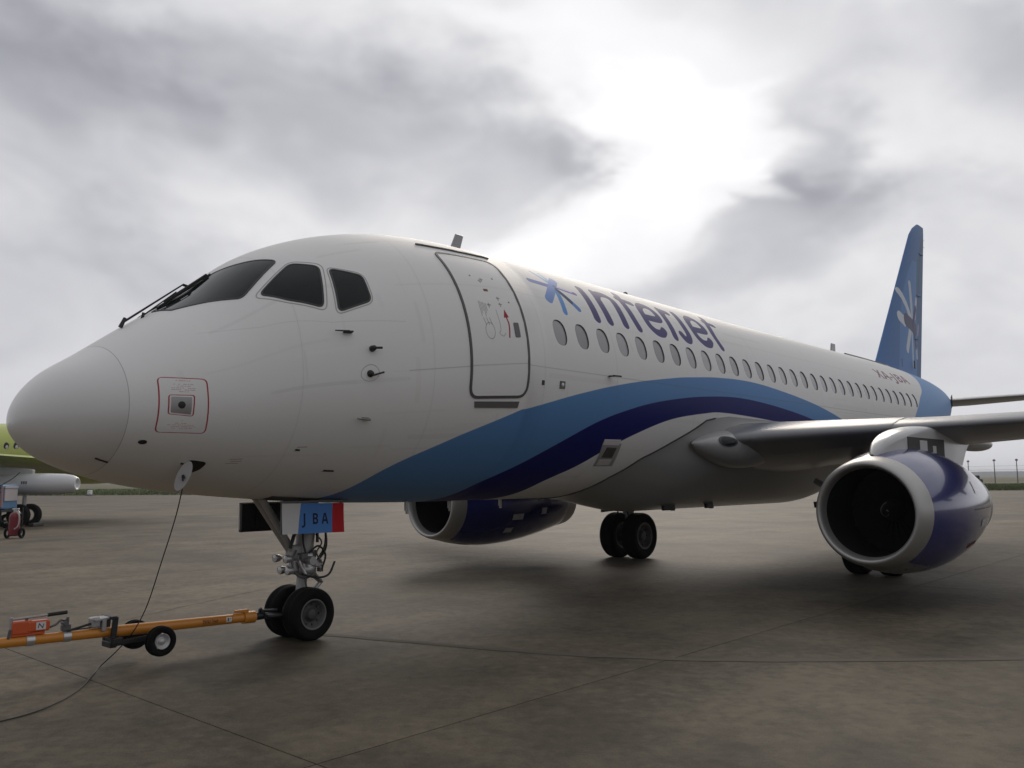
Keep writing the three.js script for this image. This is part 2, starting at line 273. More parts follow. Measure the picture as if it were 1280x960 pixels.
function paintSection(k, W, H) {
  const c = canvas(W, H), x = c.getContext('2d'), [x0, x1] = SECT[k], S = (a) => a * KS;
  x.fillStyle = WHITE; x.fillRect(0, 0, W, H);
  x.setTransform(W / (x1 - x0), 0, 0, -H / S(360), -x0 * W / (x1 - x0), H * 0.75);
  x.lineCap = 'round'; x.lineJoin = 'round';
  const path = (pts, curve) => { x.beginPath(); const q = curve ? new THREE.SplineCurve(pts.map(([u, a]) => new THREE.Vector2(u, S(a)))).getPoints(160).map((v) => [v.x, v.y]) : pts.map(([u, a]) => [u, S(a)]); q.forEach((v, i) => (i ? x.lineTo(...v) : x.moveTo(...v))); return x; };
  const band = (top, low, col) => {
    for (const f of [(a) => a, (a) => 180 - a]) {
      const up = new THREE.SplineCurve(top.map(([u, a]) => new THREE.Vector2(u, S(f(a))))).getPoints(200), dn = new THREE.SplineCurve(low.map(([u, a]) => new THREE.Vector2(u, S(f(a))))).getPoints(200).reverse();
      x.fillStyle = col; x.beginPath(); [...up, ...dn].forEach((v, i) => (i ? x.lineTo(v.x, v.y) : x.moveTo(v.x, v.y))); x.closePath(); x.fill();
    }
  };
  // faint grime: soft streaks along the airflow and rain runs
  for (let i = 0; i < 260; i++) { const a = rnd() * 360 - 90, u = lerp(x0, x1, rnd()), g = rnd(); x.globalAlpha = 0.03 + rnd() * 0.045; x.strokeStyle = g < 0.5 ? '#8a8478' : '#f4f4f2'; x.lineWidth = 0.01 + rnd() * 0.06; if (rnd() < 0.55) path([[u, a], [u + 0.3 + rnd() * 1.6, a + (rnd() - 0.5)]]).stroke(); else path([[u, a], [u + 0.02, a - 3 - rnd() * 14]]).stroke(); }
  x.globalAlpha = 1;
  band(SW_TOP, SW_MID, BLUE); band(SW_MID, SW_LOW, NAVY);
  if (k >= 1) {                                                       // pale blue tail
    for (const f of [(a) => a, (a) => 180 - a]) { const q = new THREE.SplineCurve(TAIL_EDGE.map(([u, a]) => new THREE.Vector2(u, S(f(a))))).getPoints(80); x.fillStyle = '#6c94c2'; x.beginPath(); q.forEach((v, i) => (i ? x.lineTo(v.x, v.y) : x.moveTo(v.x, v.y))); x.lineTo(30, S(f(90))); x.lineTo(30, S(f(-60))); x.closePath(); x.fill(); }
  }
  // airline name and star beside it
  const low = (pts) => pts.map(([u, a]) => [u, Math.asin(Math.sin(R(a)) * 0.966) * 180 / Math.PI - 0.4]);
  for (const [col, w, pts] of STAR) { x.strokeStyle = col; x.lineWidth = w; path(low(pts), false).stroke(); }
  x.strokeStyle = PURPLE;
  for (const [w, pts] of LETTERS) { x.lineWidth = w; path(low(pts), pts.length > 2).stroke(); }
  // panel joints
  x.strokeStyle = '#5b5955';
  const line = (pts, w, al) => { x.globalAlpha = al; x.lineWidth = w; path(pts).stroke(); x.globalAlpha = 1; };
  for (const a of [-0.4, 33, 62, -36, -62, 90, 118, 147, 180, 216]) line([[4.2, a], [28, a]], 0.008, a === -0.4 ? 0.34 : 0.1);
  for (const u of [2.95, 4.55, 6.4, 7.995, 10.2, 12.6, 15.2, 17.6, 19.9, 21.455, 23.6, 26]) line([[u, -90], [u, 270]], 0.008, 0.12);
  if (x.setLineDash) { x.setLineDash([0.007, 0.028]); x.lineCap = 'butt'; for (const a of [-0.4, 33, 62, -36]) for (const d of [0.5, -0.5]) line([[4.2, a + d], [28, a + d]], 0.007, 0.16); for (const u of [2.95, 4.55, 6.4, 7.995, 8.9, 9.6, 10.2, 11.4, 12.6, 13.9, 15.2, 16.4, 17.6, 19.9]) for (const d of [0.016, -0.016]) line([[u + d, -90], [u + d, 100]], 0.007, 0.15); x.setLineDash([]); x.lineCap = 'round'; }
  line([[2.05, 40], [2.6, 28], [3.3, 20.5], [4.2, 17.5]], 0.008, 0.14);
  if (k === 0) {
    // red bordered notice round the static port, with its small print
    const loop = (poly, r, w) => { x.strokeStyle = RED; x.lineWidth = w; const q = roundY(poly, r); path([...q, q[0]]).stroke(); };
    loop([[1.636, 2.79], [2.032, 2.787], [2.068, 2.278], [1.639, 2.281]], 0.045, 0.011); loop([[1.715, 2.625], [1.925, 2.628], [1.926, 2.433], [1.716, 2.448]], 0.022, 0.01);
    const rows = [[2.762, 1.78, 1.9, 1], [2.728, 1.76, 1.92, 0], [2.71, 1.79, 1.89, 1], [2.692, 1.74, 1.93, 1], [2.675, 1.74, 1.93, 0], [2.658, 1.8, 1.87, 1], [2.39, 1.82, 1.85, 1], [2.366, 1.79, 1.88, 1], [2.35, 1.73, 1.95, 1], [2.335, 1.73, 1.96, 1], [2.32, 1.77, 1.93, 1]];
    for (const [y, u0, u1, red] of rows) { x.strokeStyle = red ? '#a8474a' : '#6e6464'; x.lineWidth = 0.008; x.globalAlpha = 0.8; for (let u = u0; u < u1; u += 0.012 + rnd() * 0.012) if (rnd() < 0.85) path([[u, angOf(u, y)], [u + 0.006, angOf(u, y)]]).stroke(); x.globalAlpha = 1; }
    for (const [u, a, w] of [[2.42, -41, 0.12], [2.44, -42.5, 0.1], [2.4, -44, 0.12], [3.06, -34.5, 0.1], [3.5, -49.5, 0.08]]) { x.globalAlpha = 0.55; x.strokeStyle = '#7a3a38'; x.lineWidth = 0.012; path([[u, a], [u + w, a]]).stroke(); x.globalAlpha = 1; }
    // ring round the angle of attack vane
    x.strokeStyle = '#8d8b86'; x.lineWidth = 0.006; x.beginPath(); x.ellipse(3.701, S(-0.5), 0.11, 0.1, 0, 0, 7); x.stroke();
    // door markings: red arrow for the handle, small notices, fine outlines
    x.strokeStyle = RED; x.lineWidth = 0.022; path([[5.76, 10.4], [5.785, 15], [5.765, 19.5]], true).stroke();
    x.fillStyle = RED; x.beginPath(); x.moveTo(5.725, S(18.6)); x.lineTo(5.815, S(18.9)); x.lineTo(5.765, S(22.4)); x.closePath(); x.fill();
    x.strokeStyle = '#77746f'; x.globalAlpha = 0.75; x.lineWidth = 0.009;
    for (let i = 0; i < 6; i++) path([[5.36 + i * 0.022, 25.5 - i * 0.2], [5.36 + i * 0.022, 19 + (i % 3) * 1.2]]).stroke();
    for (let i = 0; i < 3; i++) path([[5.37 + i * 0.05, 18.2], [5.4 + i * 0.05, 15.4]]).stroke();
    x.lineWidth = 0.008; x.beginPath(); x.ellipse(5.45, S(13), 0.075, 0.1, 0, 0, 7); x.stroke();
    path([[5.62, 22], [5.63, 14], [5.6, 12], [5.66, 10.8], [5.7, 12]], true).stroke();
    x.lineWidth = 0.016; for (const [u, a] of [[5.7, 27.5], [5.7, 24.6], [5.5, 24], [5.56, 37], [5.52, 36]]) { path([[u, a], [u + 0.05, a]]).stroke(); path([[u + 0.02, a + 0.6], [u + 0.02, a - 1]]).stroke(); }
    x.globalAlpha = 1; x.fillStyle = '#6b4a36'; x.fillRect(5.53, S(30.6), 0.075, 0.035);
    x.fillStyle = '#55565a'; for (const [u, a] of [[5.42, 38.6], [5.8, 38.2], [5.9, 26]]) { x.beginPath(); x.arc(u, S(a), 0.013, 0, 7); x.fill(); }
  }
  if (k === 2 || k === 3) {                                           // registration
    x.save(); x.translate(19.35, S(33.5)); x.scale(0.0182, -0.0102); x.fillStyle = '#8a6872'; x.font = 'bold 40px sans-serif'; x.fillText('XA-JBA', 0, 0); x.restore();
  }
  return canvasTex(c);
}
const skinMat = SECT.map((s, k) => phys(0xffffff, 0.5, { map: paintSection(k, k === 3 ? 1024 : 2048, k === 3 ? 1024 : 2048), specularIntensity: 0.4 }));

// ================================================================ THE AIRLINER
const jet = thing('airliner', 'white airliner with blue swoosh, purple lettering and blue tail, coupled to the towbar', 'airplane');
const W_X0 = 6.7933, W_P = 0.4807, W_N = 31, W_A = 16.2, W_LO = 7.7, W_HI = 24.7;
const ANG = [...range(-90, W_LO, 44), ...range(W_LO, W_HI, 8).slice(1), ...range(W_HI, 270, 104).slice(1)];
{
  const xs = range(0, Math.sqrt(1.4118 - NOSE_X), 26).map((u) => NOSE_X + u * u);
  part('radome', skinGeo(xs, ANG, 0), M.radome, jet);
  part('radome_seam', skinGeo([1.4115, 1.4165], ANG, 0), std(rgb(0.33, 0.325, 0.31), 0.6), jet);
}
const bandHole = (x, a) => x > W_X0 - W_P / 2 && x < TUBE_END && a > W_LO && a < W_HI;
const body = SECT.map(([a, b], k) => {
  const xs = [[...range(1.416, 6.149, 46), W_X0 - W_P / 2, 7.0, 7.5, 7.995], range(a, b, 12), range(a, b, 14), range(a, b, 26)][k];
  const geos = [skinGeo(xs, ANG, k, k < 3 ? bandHole : null)];
  if (k === 3) { const cap = lathe([[0.001, 0.1], [0.1, 0.07], [0.2, 0]], 'x', [TAIL_X, 4.2, 0], 20); geos.push(cap); }
  // cells with an oval hole for each cabin window
  const p = [], n = [], uv = [], ix = [];
  for (let w = 0; w < W_N; w++) {
    const xc = W_X0 + W_P * w; if (sectOf(xc) !== k || k === 3) continue;
    const N = 32, L = 4, base = p.length / 3;
    for (let i = 0; i < N; i++) {
      const t = (i + 0.5) / N * 2 * Math.PI, ct = Math.cos(t), st = Math.sin(t), hx = W_P / 2, ha = (W_HI - W_LO) / 2;
      const m = 1 / Math.max(Math.abs(ct), Math.abs(st)), [ex, ea] = oval(ct, st);
      for (let l = 0; l <= L; l++) { const f = l / L, x = lerp(xc + ex, xc + clamp(ct * m * 1.0, -1, 1) * hx, f), a = lerp(W_A + ea, W_A + st * m * ha, f), q = skin(x, a), nn = skinN(x, a); p.push(q.x, q.y, q.z); n.push(nn.x, nn.y, nn.z); uv.push(...skinUV(k, x, a)); }
    }
    // exact corners
    for (let i = 0; i < N; i++) for (let l = 0; l < L; l++) { const A = base + i * (L + 1) + l, B = base + ((i + 1) % N) * (L + 1) + l; ix.push(A, A + 1, B, B, A + 1, B + 1); }
    for (const [sx, sa, i] of [[1, 1, 3], [-1, 1, 11], [-1, -1, 19], [1, -1, 27]]) { const x = xc + sx * W_P / 2, a = W_A + sa * (W_HI - W_LO) / 2, q = skin(x, a), nn = skinN(x, a), c = p.length / 3; p.push(q.x, q.y, q.z); n.push(nn.x, nn.y, nn.z); uv.push(...skinUV(k, x, a)); ix.push(base + i * (L + 1) + L, c, base + (i + 1) * (L + 1) + L); }
  }
  if (p.length) { const g = new THREE.BufferGeometry(); g.setAttribute('position', new THREE.Float32BufferAttribute(p, 3)); g.setAttribute('normal', new THREE.Float32BufferAttribute(n, 3)); g.setAttribute('uv', new THREE.Float32BufferAttribute(uv, 2)); g.setIndex(ix); geos.push(g); }
  return part(k === 3 ? 'tail_cone' : 'fuselage_section', merge(geos), skinMat[k], jet);
});
function oval(ct, st, g = 1) {                                       // superellipse outline of a cabin window, [dx, dangle]
  const e = 2.5, r = 1 / Math.pow(Math.abs(ct) ** e + Math.abs(st) ** e, 1 / e); return [ct * r * 0.132 * g, st * r * 6.0 * g];
}
for (let w = 0; w < W_N; w++) {
  const xc = W_X0 + W_P * w, N = 32, depth = 0.017;
  const ring = range(0, 1, N).slice(0, N).map((t) => oval(Math.cos(t * 2 * Math.PI), Math.sin(t * 2 * Math.PI)));
  const wall = [], ix = [];
  ring.forEach(([dx, da], i) => { for (const off of [0.003, 0, -depth]) { const g = off > 0 ? 1.0 : 1; const q = skin(xc + dx * g, W_A + da * g, off > 0 ? 0.0005 : off); wall.push(q.x, q.y, q.z); } for (let l = 1; l < 2; l++) { const a = i * 3 + l, b = ((i + 1) % N) * 3 + l; ix.push(a, b, a + 1, b, b + 1, a + 1); } });
  const g = new THREE.BufferGeometry(); g.setAttribute('position', new THREE.Float32BufferAttribute(wall, 3)); g.setIndex(ix); g.computeVertexNormals();
  const f = part('cabin_window', g, M.reveal, jet);
  part('pane', plate(ring.map(([dx, da]) => [xc + dx * 1.02, W_A + da * 1.02]), -depth + 0.002, 1, 0, false), M.panes[[0, 1, 0, 2, 0, 1, 1, 0, 2, 0, 1][w % 11]], f);
}
// cockpit glazing, both sides
const WS = [[1.995, 86.5], [2.056, 70.5], [2.33, 59.3], [2.553, 48.6], [3.069, 60.6], [2.987, 66], [2.82, 75], [2.655, 86.5]];
const S1 = [[2.70, 44.6], [3.145, 54.9], [3.402, 48.2], [3.252, 27.3], [2.924, 35.1]], S2 = [[3.495, 45.4], [3.826, 38.9], [3.824, 27], [3.415, 24.4]];
for (const side of [0, 1]) for (const [name, poly, r] of [['windscreen_pane', WS, [0.05, 0.02, 0.02, 0.06, 0.07, 0.05, 0.05, 0.05]], ['cockpit_side_window', S1, 0.07], ['cockpit_side_window', S2, 0.06]]) {
  const q = rounded(side ? flipA(poly) : poly, r), f = part(name, plate(q, 0.004, 3), M.glass, jet);
  part('window_seal', bead(q, 0.022, 0.007), M.black, f);
  if (name === 'cockpit_side_window') { const cx = poly.reduce((t, p) => t + p[0], 0) / poly.length, ca = poly.reduce((t, p) => t + p[1], 0) / poly.length, big = rounded(poly.map(([u, v]) => [cx + (u - cx) * 1.17, ca + (v - ca) * 1.14]), 0.09); part('window_frame', bead(side ? flipA(big) : big, 0.012, 0.002), M.frameLine, f); }
}
// wipers parked along the windscreen's centre post
for (const z0 of [0.05, -0.32]) {
  const d = z0 > 0 ? -0.01 : -0.05, far = z0 > 0 ? 0 : 0.17, w = part('wiper_arm', merge([rod([1.72, 3.45 + d, z0], [2.34, 3.945 + d, z0 + 0.01], 0.012, 0.008), rod([1.7, 3.4 + d, z0], [1.745, 3.5 + d, z0], 0.022, 0.018), rod([1.9, 3.54 + d, z0 + 0.06], [2.26, 3.85 + d, z0 + 0.03], 0.008, 0.006), rod([1.885, 3.47 + d, z0 + 0.06], [1.905, 3.57 + d, z0 + 0.06], 0.015), rod([2.34, 3.945 + d, z0 + 0.01], [2.4, 3.93 + d, z0 + 0.02], 0.015)]).translate(far, 0, 0), M.black, jet);
  part('wiper_blade', merge([rod([2.05, 3.64 + d, z0 + 0.04], [2.645, 4.115 + d, z0 + 0.02], 0.009, 0.009, 8), rod([2.13, 3.72 + d, z0 + 0.035], [2.6, 4.1 + d, z0 + 0.02], 0.013, 0.013, 8)]).translate(far * 0.6, 0, 0), M.black, w);
}
// forward cabin door
{
  const D = rounded([[5.1, 53], [6.09, 52], [6.075, -14.2], [5.1, -13.4]], [0.1, 0.16, 0.16, 0.14], 6);
  const door = part('cabin_door', plate(D, 0.006, 3, 0), skinMat[0], jet);
  door.userData.label = 'white cabin door with red arrow and grey seal';
  part('door_seal', bead(D, 0.036, 0.011), std(rgb(0.06, 0.06, 0.058), 0.5), door);
  part('door_handle', plate(rounded([[5.865, 16.6], [5.955, 16.6], [5.955, 10.4], [5.865, 10.4]], 0.015), 0.01, 1), M.greyDark, door);
  part('door_sill', plate([[5.2, -15.2], [5.96, -16.1], [5.95, -18.7], [5.22, -17.8]], 0.012, 2), std(rgb(0.1, 0.095, 0.09), 0.6), jet);
  part('rain_gutter', bead([[4.95, 59.5], [5.2, 58], [5.6, 57], [6.15, 57]], 0.03, 0.022, false), M.greyDark, jet);
}
// probes, vents and small fittings on the nose
const onSkin = (g, x, a, off = 0) => { const n = skinN(x, a), t = V(1, 0, 0).addScaledVector(n, -n.x).normalize(), m = new THREE.Matrix4().makeBasis(t, n, t.clone().cross(n)); return g.applyMatrix4(m).translate(...skin(x, a, off).toArray()); };
const pitot = (x, a) => part('pitot_probe', merge([onSkin(rod([-0.13, 0.05, 0], [0.03, 0.05, 0], 0.006, 0.011, 10), x, a), onSkin(box(0.1, 0.055, 0.014, 0.03, 0.025, 0), x, a)]), M.black, jet);
pitot(3.43, 15.6); pitot(3.43, 164.4);
part('temperature_probe', merge([onSkin(lathe([[0.001, 0.0], [0.034, 0], [0.034, 0.02], [0.026, 0.06], [0.001, 0.062]], 'y', [0, 0, 0], 16), 3.729, 8.4), onSkin(rod([0, 0.05, 0], [0.085, 0.075, 0], 0.013), 3.729, 8.4)]), M.black, jet);
part('angle_vane', merge([onSkin(lathe([[0.001, 0], [0.04, 0], [0.038, 0.012], [0.022, 0.045], [0.001, 0.046]], 'y', [0, 0, 0], 20), 3.701, -0.5), onSkin(box(0.15, 0.014, 0.02, 0.07, 0.05, 0.0, R(18), 0, 0, 0.003), 3.701, -0.5)]), M.black, jet);
part('pitot_probe', merge([onSkin(rod([-0.1, 0.05, 0], [0.06, 0.05, 0], 0.007, 0.012, 10), 3.69, -20.3), onSkin(box(0.08, 0.05, 0.015, 0.03, 0.025, 0), 3.69, -20.3)]), std(rgb(0.2, 0.19, 0.17), 0.4, 0.6), jet);
part('static_port', plate(roundY([[1.735, 2.608], [1.905, 2.61], [1.906, 2.45], [1.736, 2.464]], 0.008), 0.004, 1), std(rgb(0.34, 0.33, 0.32), 0.35, 0.6), jet);
part('port_hole', onSkin(lathe([[0.001, 0.008], [0.03, 0.008], [0.034, 0.002]], 'y', [0, 0, 0], 20), 1.822, angOf(1.822, 2.535)), M.black, jet);
const circ = (x, a, r, ka = KS) => range(0, 1, 20).slice(0, 20).map((t) => [x + r * Math.cos(t * 2 * Math.PI), a + r / ka * Math.sin(t * 2 * Math.PI)]);
part('vent_hole', plate(circ(1.574, -29.5, 0.036, 0.02), 0.003, 1), M.black, jet);
for (const [x, a, l, w] of [[1.36, -53, 0.12, 0.018], [3.58, -48.9, 0.13, 0.02], [2.0, -45.5, 0.03, 0.02], [3.07, -36, 0.05, 0.02], [6.366, -7, 0.045, 0.06]]) part('vent_slot', onSkin(box(l, 0.014, w, 0, 0.003, 0, 0, 0, 0, 0.004), x, a), M.black, jet);
{ const g = part('access_plate', onSkin(box(0.11, 0.012, 0.1, 0, 0.004, 0, 0, 0, 0, 0.005), 6.757, -7), M.greyDark, jet); part('fastener', onSkin(lathe([[0.001, 0.014], [0.026, 0.012], [0.028, 0.008]], 'y', [0, 0, 0], 14), 6.757, -7), M.bare, g); }
part('drain_mast', onSkin(merge([box(0.06, 0.1, 0.016, 0, 0.05, 0, 0, R(-20)), box(0.16, 0.012, 0.022, 0.05, 0.1, 0, 0, R(10))]), 7.8, -0.4), M.black, jet);
// open service hatch under the nose, its white cover hanging down
part('service_hatch', plate(rounded([[2.04, -42], [2.22, -43.5], [2.2, -50], [2.12, -55], [2.04, -52]], 0.05), 0.003, 2), M.black, jet);
{
  const s = new THREE.Shape(); s.absellipse(0, 0, 0.058, 0.15, 0, 2 * Math.PI); const g = new THREE.ExtrudeGeometry(s, { depth: 0.008, bevelEnabled: true, bevelSize: 0.003, bevelThickness: 0.003, bevelSegments: 1, curveSegments: 20 });
  g.rotateZ(R(-20)); g.rotateY(R(-42)); g.rotateX(R(6)); g.translate(2.02, 1.88, 0.86);
  const c = part('hatch_cover', g, std(rgb(0.42, 0.41, 0.4), 0.5), jet); c.userData.label = 'white oval hatch cover hanging open under the nose';
  part('cover_latch', merge([rod([2.0, 1.88, 0.882], [2.005, 1.83, 0.885], 0.009), rod([2.0, 1.89, 0.882], [2.02, 1.86, 0.885], 0.012)]), M.black, c);
}
// water service panel beside the dark stripe
{
  const g = part('service_panel', plate([[7.98, -32.5], [8.44, -32.5], [8.55, -46.2], [8.1, -46.5]], 0.005, 2), std(rgb(0.3, 0.29, 0.28), 0.5), jet);
  part('panel_cover', plate([[8.13, -34.8], [8.36, -34.8], [8.38, -40.5], [8.14, -40.5]], 0.016, 1), std(rgb(0.09, 0.08, 0.075), 0.5, 0.3), g);
  part('panel_placard', plate([[8.12, -42], [8.42, -42], [8.44, -45.6], [8.14, -45.8]], 0.01, 1), std(rgb(0.5, 0.48, 0.45), 0.6), g);
  part('service_placard', plate([[7.985, -30.6], [8.38, -30.4], [8.39, -33.4], [7.995, -33.4]], 0.009, 1), std(rgb(0.6, 0.56, 0.56), 0.6), jet);
}
// aerials on the crown, drain masts under the belly
const blade = (x, h, c, lean, mat = M.greyDark) => part('blade_antenna', (() => { const s = new THREE.Shape(); s.moveTo(0, -0.06); s.lineTo(c, -0.06); s.lineTo(c * 0.72 + lean, h); s.lineTo(lean, h); s.closePath(); const g = new THREE.ExtrudeGeometry(s, { depth: 0.02, bevelEnabled: true, bevelSize: 0.008, bevelThickness: 0.008, bevelSegments: 1 }); g.translate(x, 0, -0.01); return g; })(), mat, jet);
blade(6.3, 0.31, 0.19, 0.17, M.grey).position.y = 5.06; blade(20.05, 0.31, 0.3, 0.1, M.grey).position.y = 5.0; blade(22.6, 0.16, 0.2, 0.06, M.grey).position.y = 4.98;
part('beacon_lamp', lathe([[0.001, 0.16], [0.04, 0.14], [0.055, 0.06], [0.06, -0.03]], 'y', [10.6, YC + RAD, 0.1], 16), M.greyDark, jet);
for (const [x, z] of [[5.35, 0.25], [6.35, 0.0], [7.6, -0.2]]) part('drain_mast', merge([box(0.05, 0.12, 0.03, x, 1.49, z), box(0.03, 0.06, 0.03, x + 0.01, 1.42, z)]), M.paintedMetal, jet);
part('crown_ridge', bead([[19.5, 70], [21, 71], [22.5, 71], [23.3, 76]], 0.05, 0.03, false), M.grey, jet);

// ---------------------------------------------------------------- belly fairing
{
  const edge = (a) => table(FX, a), as = range(-90, -13.5, 46);
  const rise = (x, a) => { const d = x - edge(a), e = 18.7 - x, up = smooth(-13.4, -27, a); return (0.012 + 0.27 * smooth(0, 2.3, d) * (0.55 + 0.45 * smooth(-40, -75, a) + 0.25 * Math.exp(-(((a + 38) / 16) ** 2)))) * up * smooth(0, 2.4, e); };
  const pt = (x, a) => { const p = skin(Math.min(x, 20), a), n = skinN(Math.min(x, 20), a); return p.addScaledVector(n, rise(x, a)); };
  const f = (u, v) => { const a = lerp(-90, -13.5, v), x = lerp(edge(a), 18.7, u ** 1.4); return pt(x, a); };
  const g = grid(70, 46, f), both = merge([g, mirrorZ(g)]);
  const fair = part('belly_fairing', both, M.fairing, jet);
  part('fairing_seam', bead(as.filter((a) => a < -15).map((a) => [edge(a), a]), 0.02, 0.016, false), M.seal, fair);
  for (const [x, l] of [[11.05, 0.36], [12.45, 0.24]]) part('drain_mast', merge([box(l, 0.14, 0.06, x, 1.335, 0.6), box(0.1, 0.06, 0.05, x + l * 0.4, 1.285, 0.6)]), M.black, jet);
  part('belly_lamp', lathe([[0.001, -0.1], [0.05, -0.08], [0.06, 0.04]], 'y', [16.15, 1.26, 1.1], 14), M.black, jet);
}
// ---------------------------------------------------------------- wings
const foil = (t) => [[1, 0.001], [0.85, 0.021], [0.7, 0.042], [0.5, 0.064], [0.3, 0.07], [0.15, 0.058], [0.07, 0.039], [0.025, 0.022], [0.006, 0.01], [0, 0], [0.006, -0.007], [0.025, -0.013], [0.07, -0.024], [0.15, -0.038], [0.3, -0.054], [0.5, -0.05], [0.7, -0.024], [0.85, -0.006], [1, -0.001]].map(([c, y]) => [c, y * t / 0.128]);
function loft(stations, axis = 'z', seg = 1) {                        // stations: [span, xLE, yLE, chord, thickness, twist deg]
  const st = []; for (let i = 0; i < stations.length - 1; i++) for (let k = 0; k < seg; k++) st.push(stations[i].map((v, c) => lerp(v, stations[i + 1][c], k / seg))); st.push(stations[stations.length - 1]);
  const ring = (s) => foil(s[4]).map(([c, y]) => { const tw = R(s[5]), X = c * s[3], Y = y * s[3]; const px = s[1] + X * Math.cos(tw) + Y * Math.sin(tw), py = s[2] - X * Math.sin(tw) + Y * Math.cos(tw); return axis === 'z' ? V(px, py, s[0]) : V(s[1] + X, s[0], Y); });
  const rings = st.map(ring), nv = rings[0].length - 1;
  const g = grid(rings.length - 1, nv, (u, v) => rings[Math.round(u * (rings.length - 1))][Math.round(v * nv)], (u, v, q) => (axis === 'z' ? [q.x, q.z] : [q.x, q.y]));
  const cap = (r, flip) => { const p = [], uv = []; for (let i = 1; i < r.length - 2; i++) { for (const q of flip ? [r[0], r[i + 1], r[i]] : [r[0], r[i], r[i + 1]]) { p.push(q.x, q.y, q.z); uv.push(q.x, q.y); } } const c = new THREE.BufferGeometry(); c.setAttribute('position', new THREE.Float32BufferAttribute(p, 3)); c.setAttribute('uv', new THREE.Float32BufferAttribute(uv, 2)); c.computeVertexNormals(); return c; };
  return merge([g, cap(rings[rings.length - 1], false), cap(rings[0], true)]);
}
const wLE = (z) => 11.0 + 0.532 * (z - 1.8), wY = (z) => 2.47 + 0.0545 * (z - 1.94), wTE = (z) => (z < 4.6 ? lerp(16.75, 16.95, (z - 1.8) / 2.8) : lerp(16.95, 18.95, (z - 4.6) / 9.2));
const WT = (z) => table([[1.8, 0.14], [3.2, 0.118], [5, 0.096], [14, 0.092]], z), WTW = (z) => table([[1.8, 3.8], [3.2, 2.2], [5, 0.9], [14, 0]], z);
const wing = [1.1, 1.8, 3, 4.46, 6, 8, 10.5, 13, 13.6, 13.85].map((z, i, l) => { const tip = z > 13 ? (z - 13) / 0.85 : 0; return [z, wLE(z) + tip * 0.5, wY(z) + tip * 0.05, (wTE(z) - wLE(z)) * (1 - 0.55 * tip * tip) - tip * 0.3, WT(z), WTW(z)]; });
function slatGeo(z0, z1) {
  const n = 10, pts = foil(0.13).map((q, i) => i).filter((i) => i >= 4 && i <= 13);
  return grid(n, pts.length - 1, (u, v) => {
    const z = lerp(z0, z1, u), s = [z, wLE(z), wY(z), wTE(z) - wLE(z), WT(z), WTW(z)];
    const k = pts[Math.round(v * (pts.length - 1))], [c, y] = foil(s[4])[k], tw = R(s[5]), cc = c > 0.15 ? 0.165 : c, yy = c > 0.15 ? (y > 0 ? 0.06 : -0.048) * s[4] / 0.128 : y;
    const X = cc * s[3] - 0.008, Y = yy * s[3] + (yy >= 0 ? 0.007 : -0.006); return V(s[1] + X * Math.cos(tw) + Y * Math.sin(tw), s[2] - X * Math.sin(tw) + Y * Math.cos(tw), z);
  });
}
const wingGeo = loft(wing, 'z', 2);
const canoe = (x0, x1, y, z, r, dy = 0) => { const g = new THREE.SphereGeometry(1, 24, 16); const p = g.attributes.position; for (let i = 0; i < p.count; i++) { const u = p.getX(i); p.setXYZ(i, u, p.getY(i) * (p.getY(i) > 0 ? 0.8 : 1.15), p.getZ(i)); } g.computeVertexNormals(); g.scale((x1 - x0) / 2, r, r * 0.6); g.rotateZ(dy); g.translate((x0 + x1) / 2, y, z); return g; };
const pinch = (u) => Math.pow(Math.max(0, 1 - u * u), 0.28);
for (const s of [1, -1]) {
  const mz = (g) => (s > 0 ? g : mirrorZ(g));
  const w = part('wing', mz(wingGeo), M.wing, jet);
  for (const [a, b] of [[2.15, 4.05], [4.95, 9.0], [9.04, 13.0]]) part('slat', mz(slatGeo(a, b)), M.wing, w);
  for (const z of [7.0, 9.6]) part('flap_track_fairing', mz(canoe(wTE(z) - 1.6, wTE(z) + 0.45, wY(z) - 0.24, z, 0.2, -0.05)), M.grey, w);
  // glove with the landing lamp where the wing meets the body
  const gl = canoe(10.2, 13.3, 2.38, 1.6, 0.34), gp = gl.attributes.position; for (let i = 0; i < gp.count; i++) { const u = (gp.getX(i) - 11.75) / 1.55, k = pinch(u); gp.setY(i, 2.38 + (gp.getY(i) - 2.38) * k); gp.setZ(i, 1.6 + (gp.getZ(i) - 1.6) * k * 2.1); } gl.computeVertexNormals();
  part('wing_root_glove', mz(gl), M.fairing, w);
  const lampRing = (r0, r1, n) => { const f = (t, r) => { const c = Math.cos(t), q = Math.sin(t); return V(10.86 + c * 0.2 * r, 2.42 + q * 0.085 * r, 0); }; const on = (v) => { const u = (v.x - 11.75) / 1.55, k = Math.sqrt(Math.max(0, 1 - u * u)) * 0.34 * pinch(u), yy = clamp((v.y - 2.38) / (k * (v.y > 2.38 ? 0.8 : 1.15)), -1, 1); v.z = 1.6 + Math.sqrt(1 - yy * yy) * k * 1.26 + n; return v; }; return grid(28, 3, (u, v) => on(f(u * 2 * Math.PI, lerp(r0, r1, v)))); };
  const lm = part('landing_lamp', mz(lampRing(0.01, 0.84, 0.004)), M.glass, w); part('lamp_frame', mz(lampRing(0.82, 1.05, 0.007)), M.seal, lm);
}
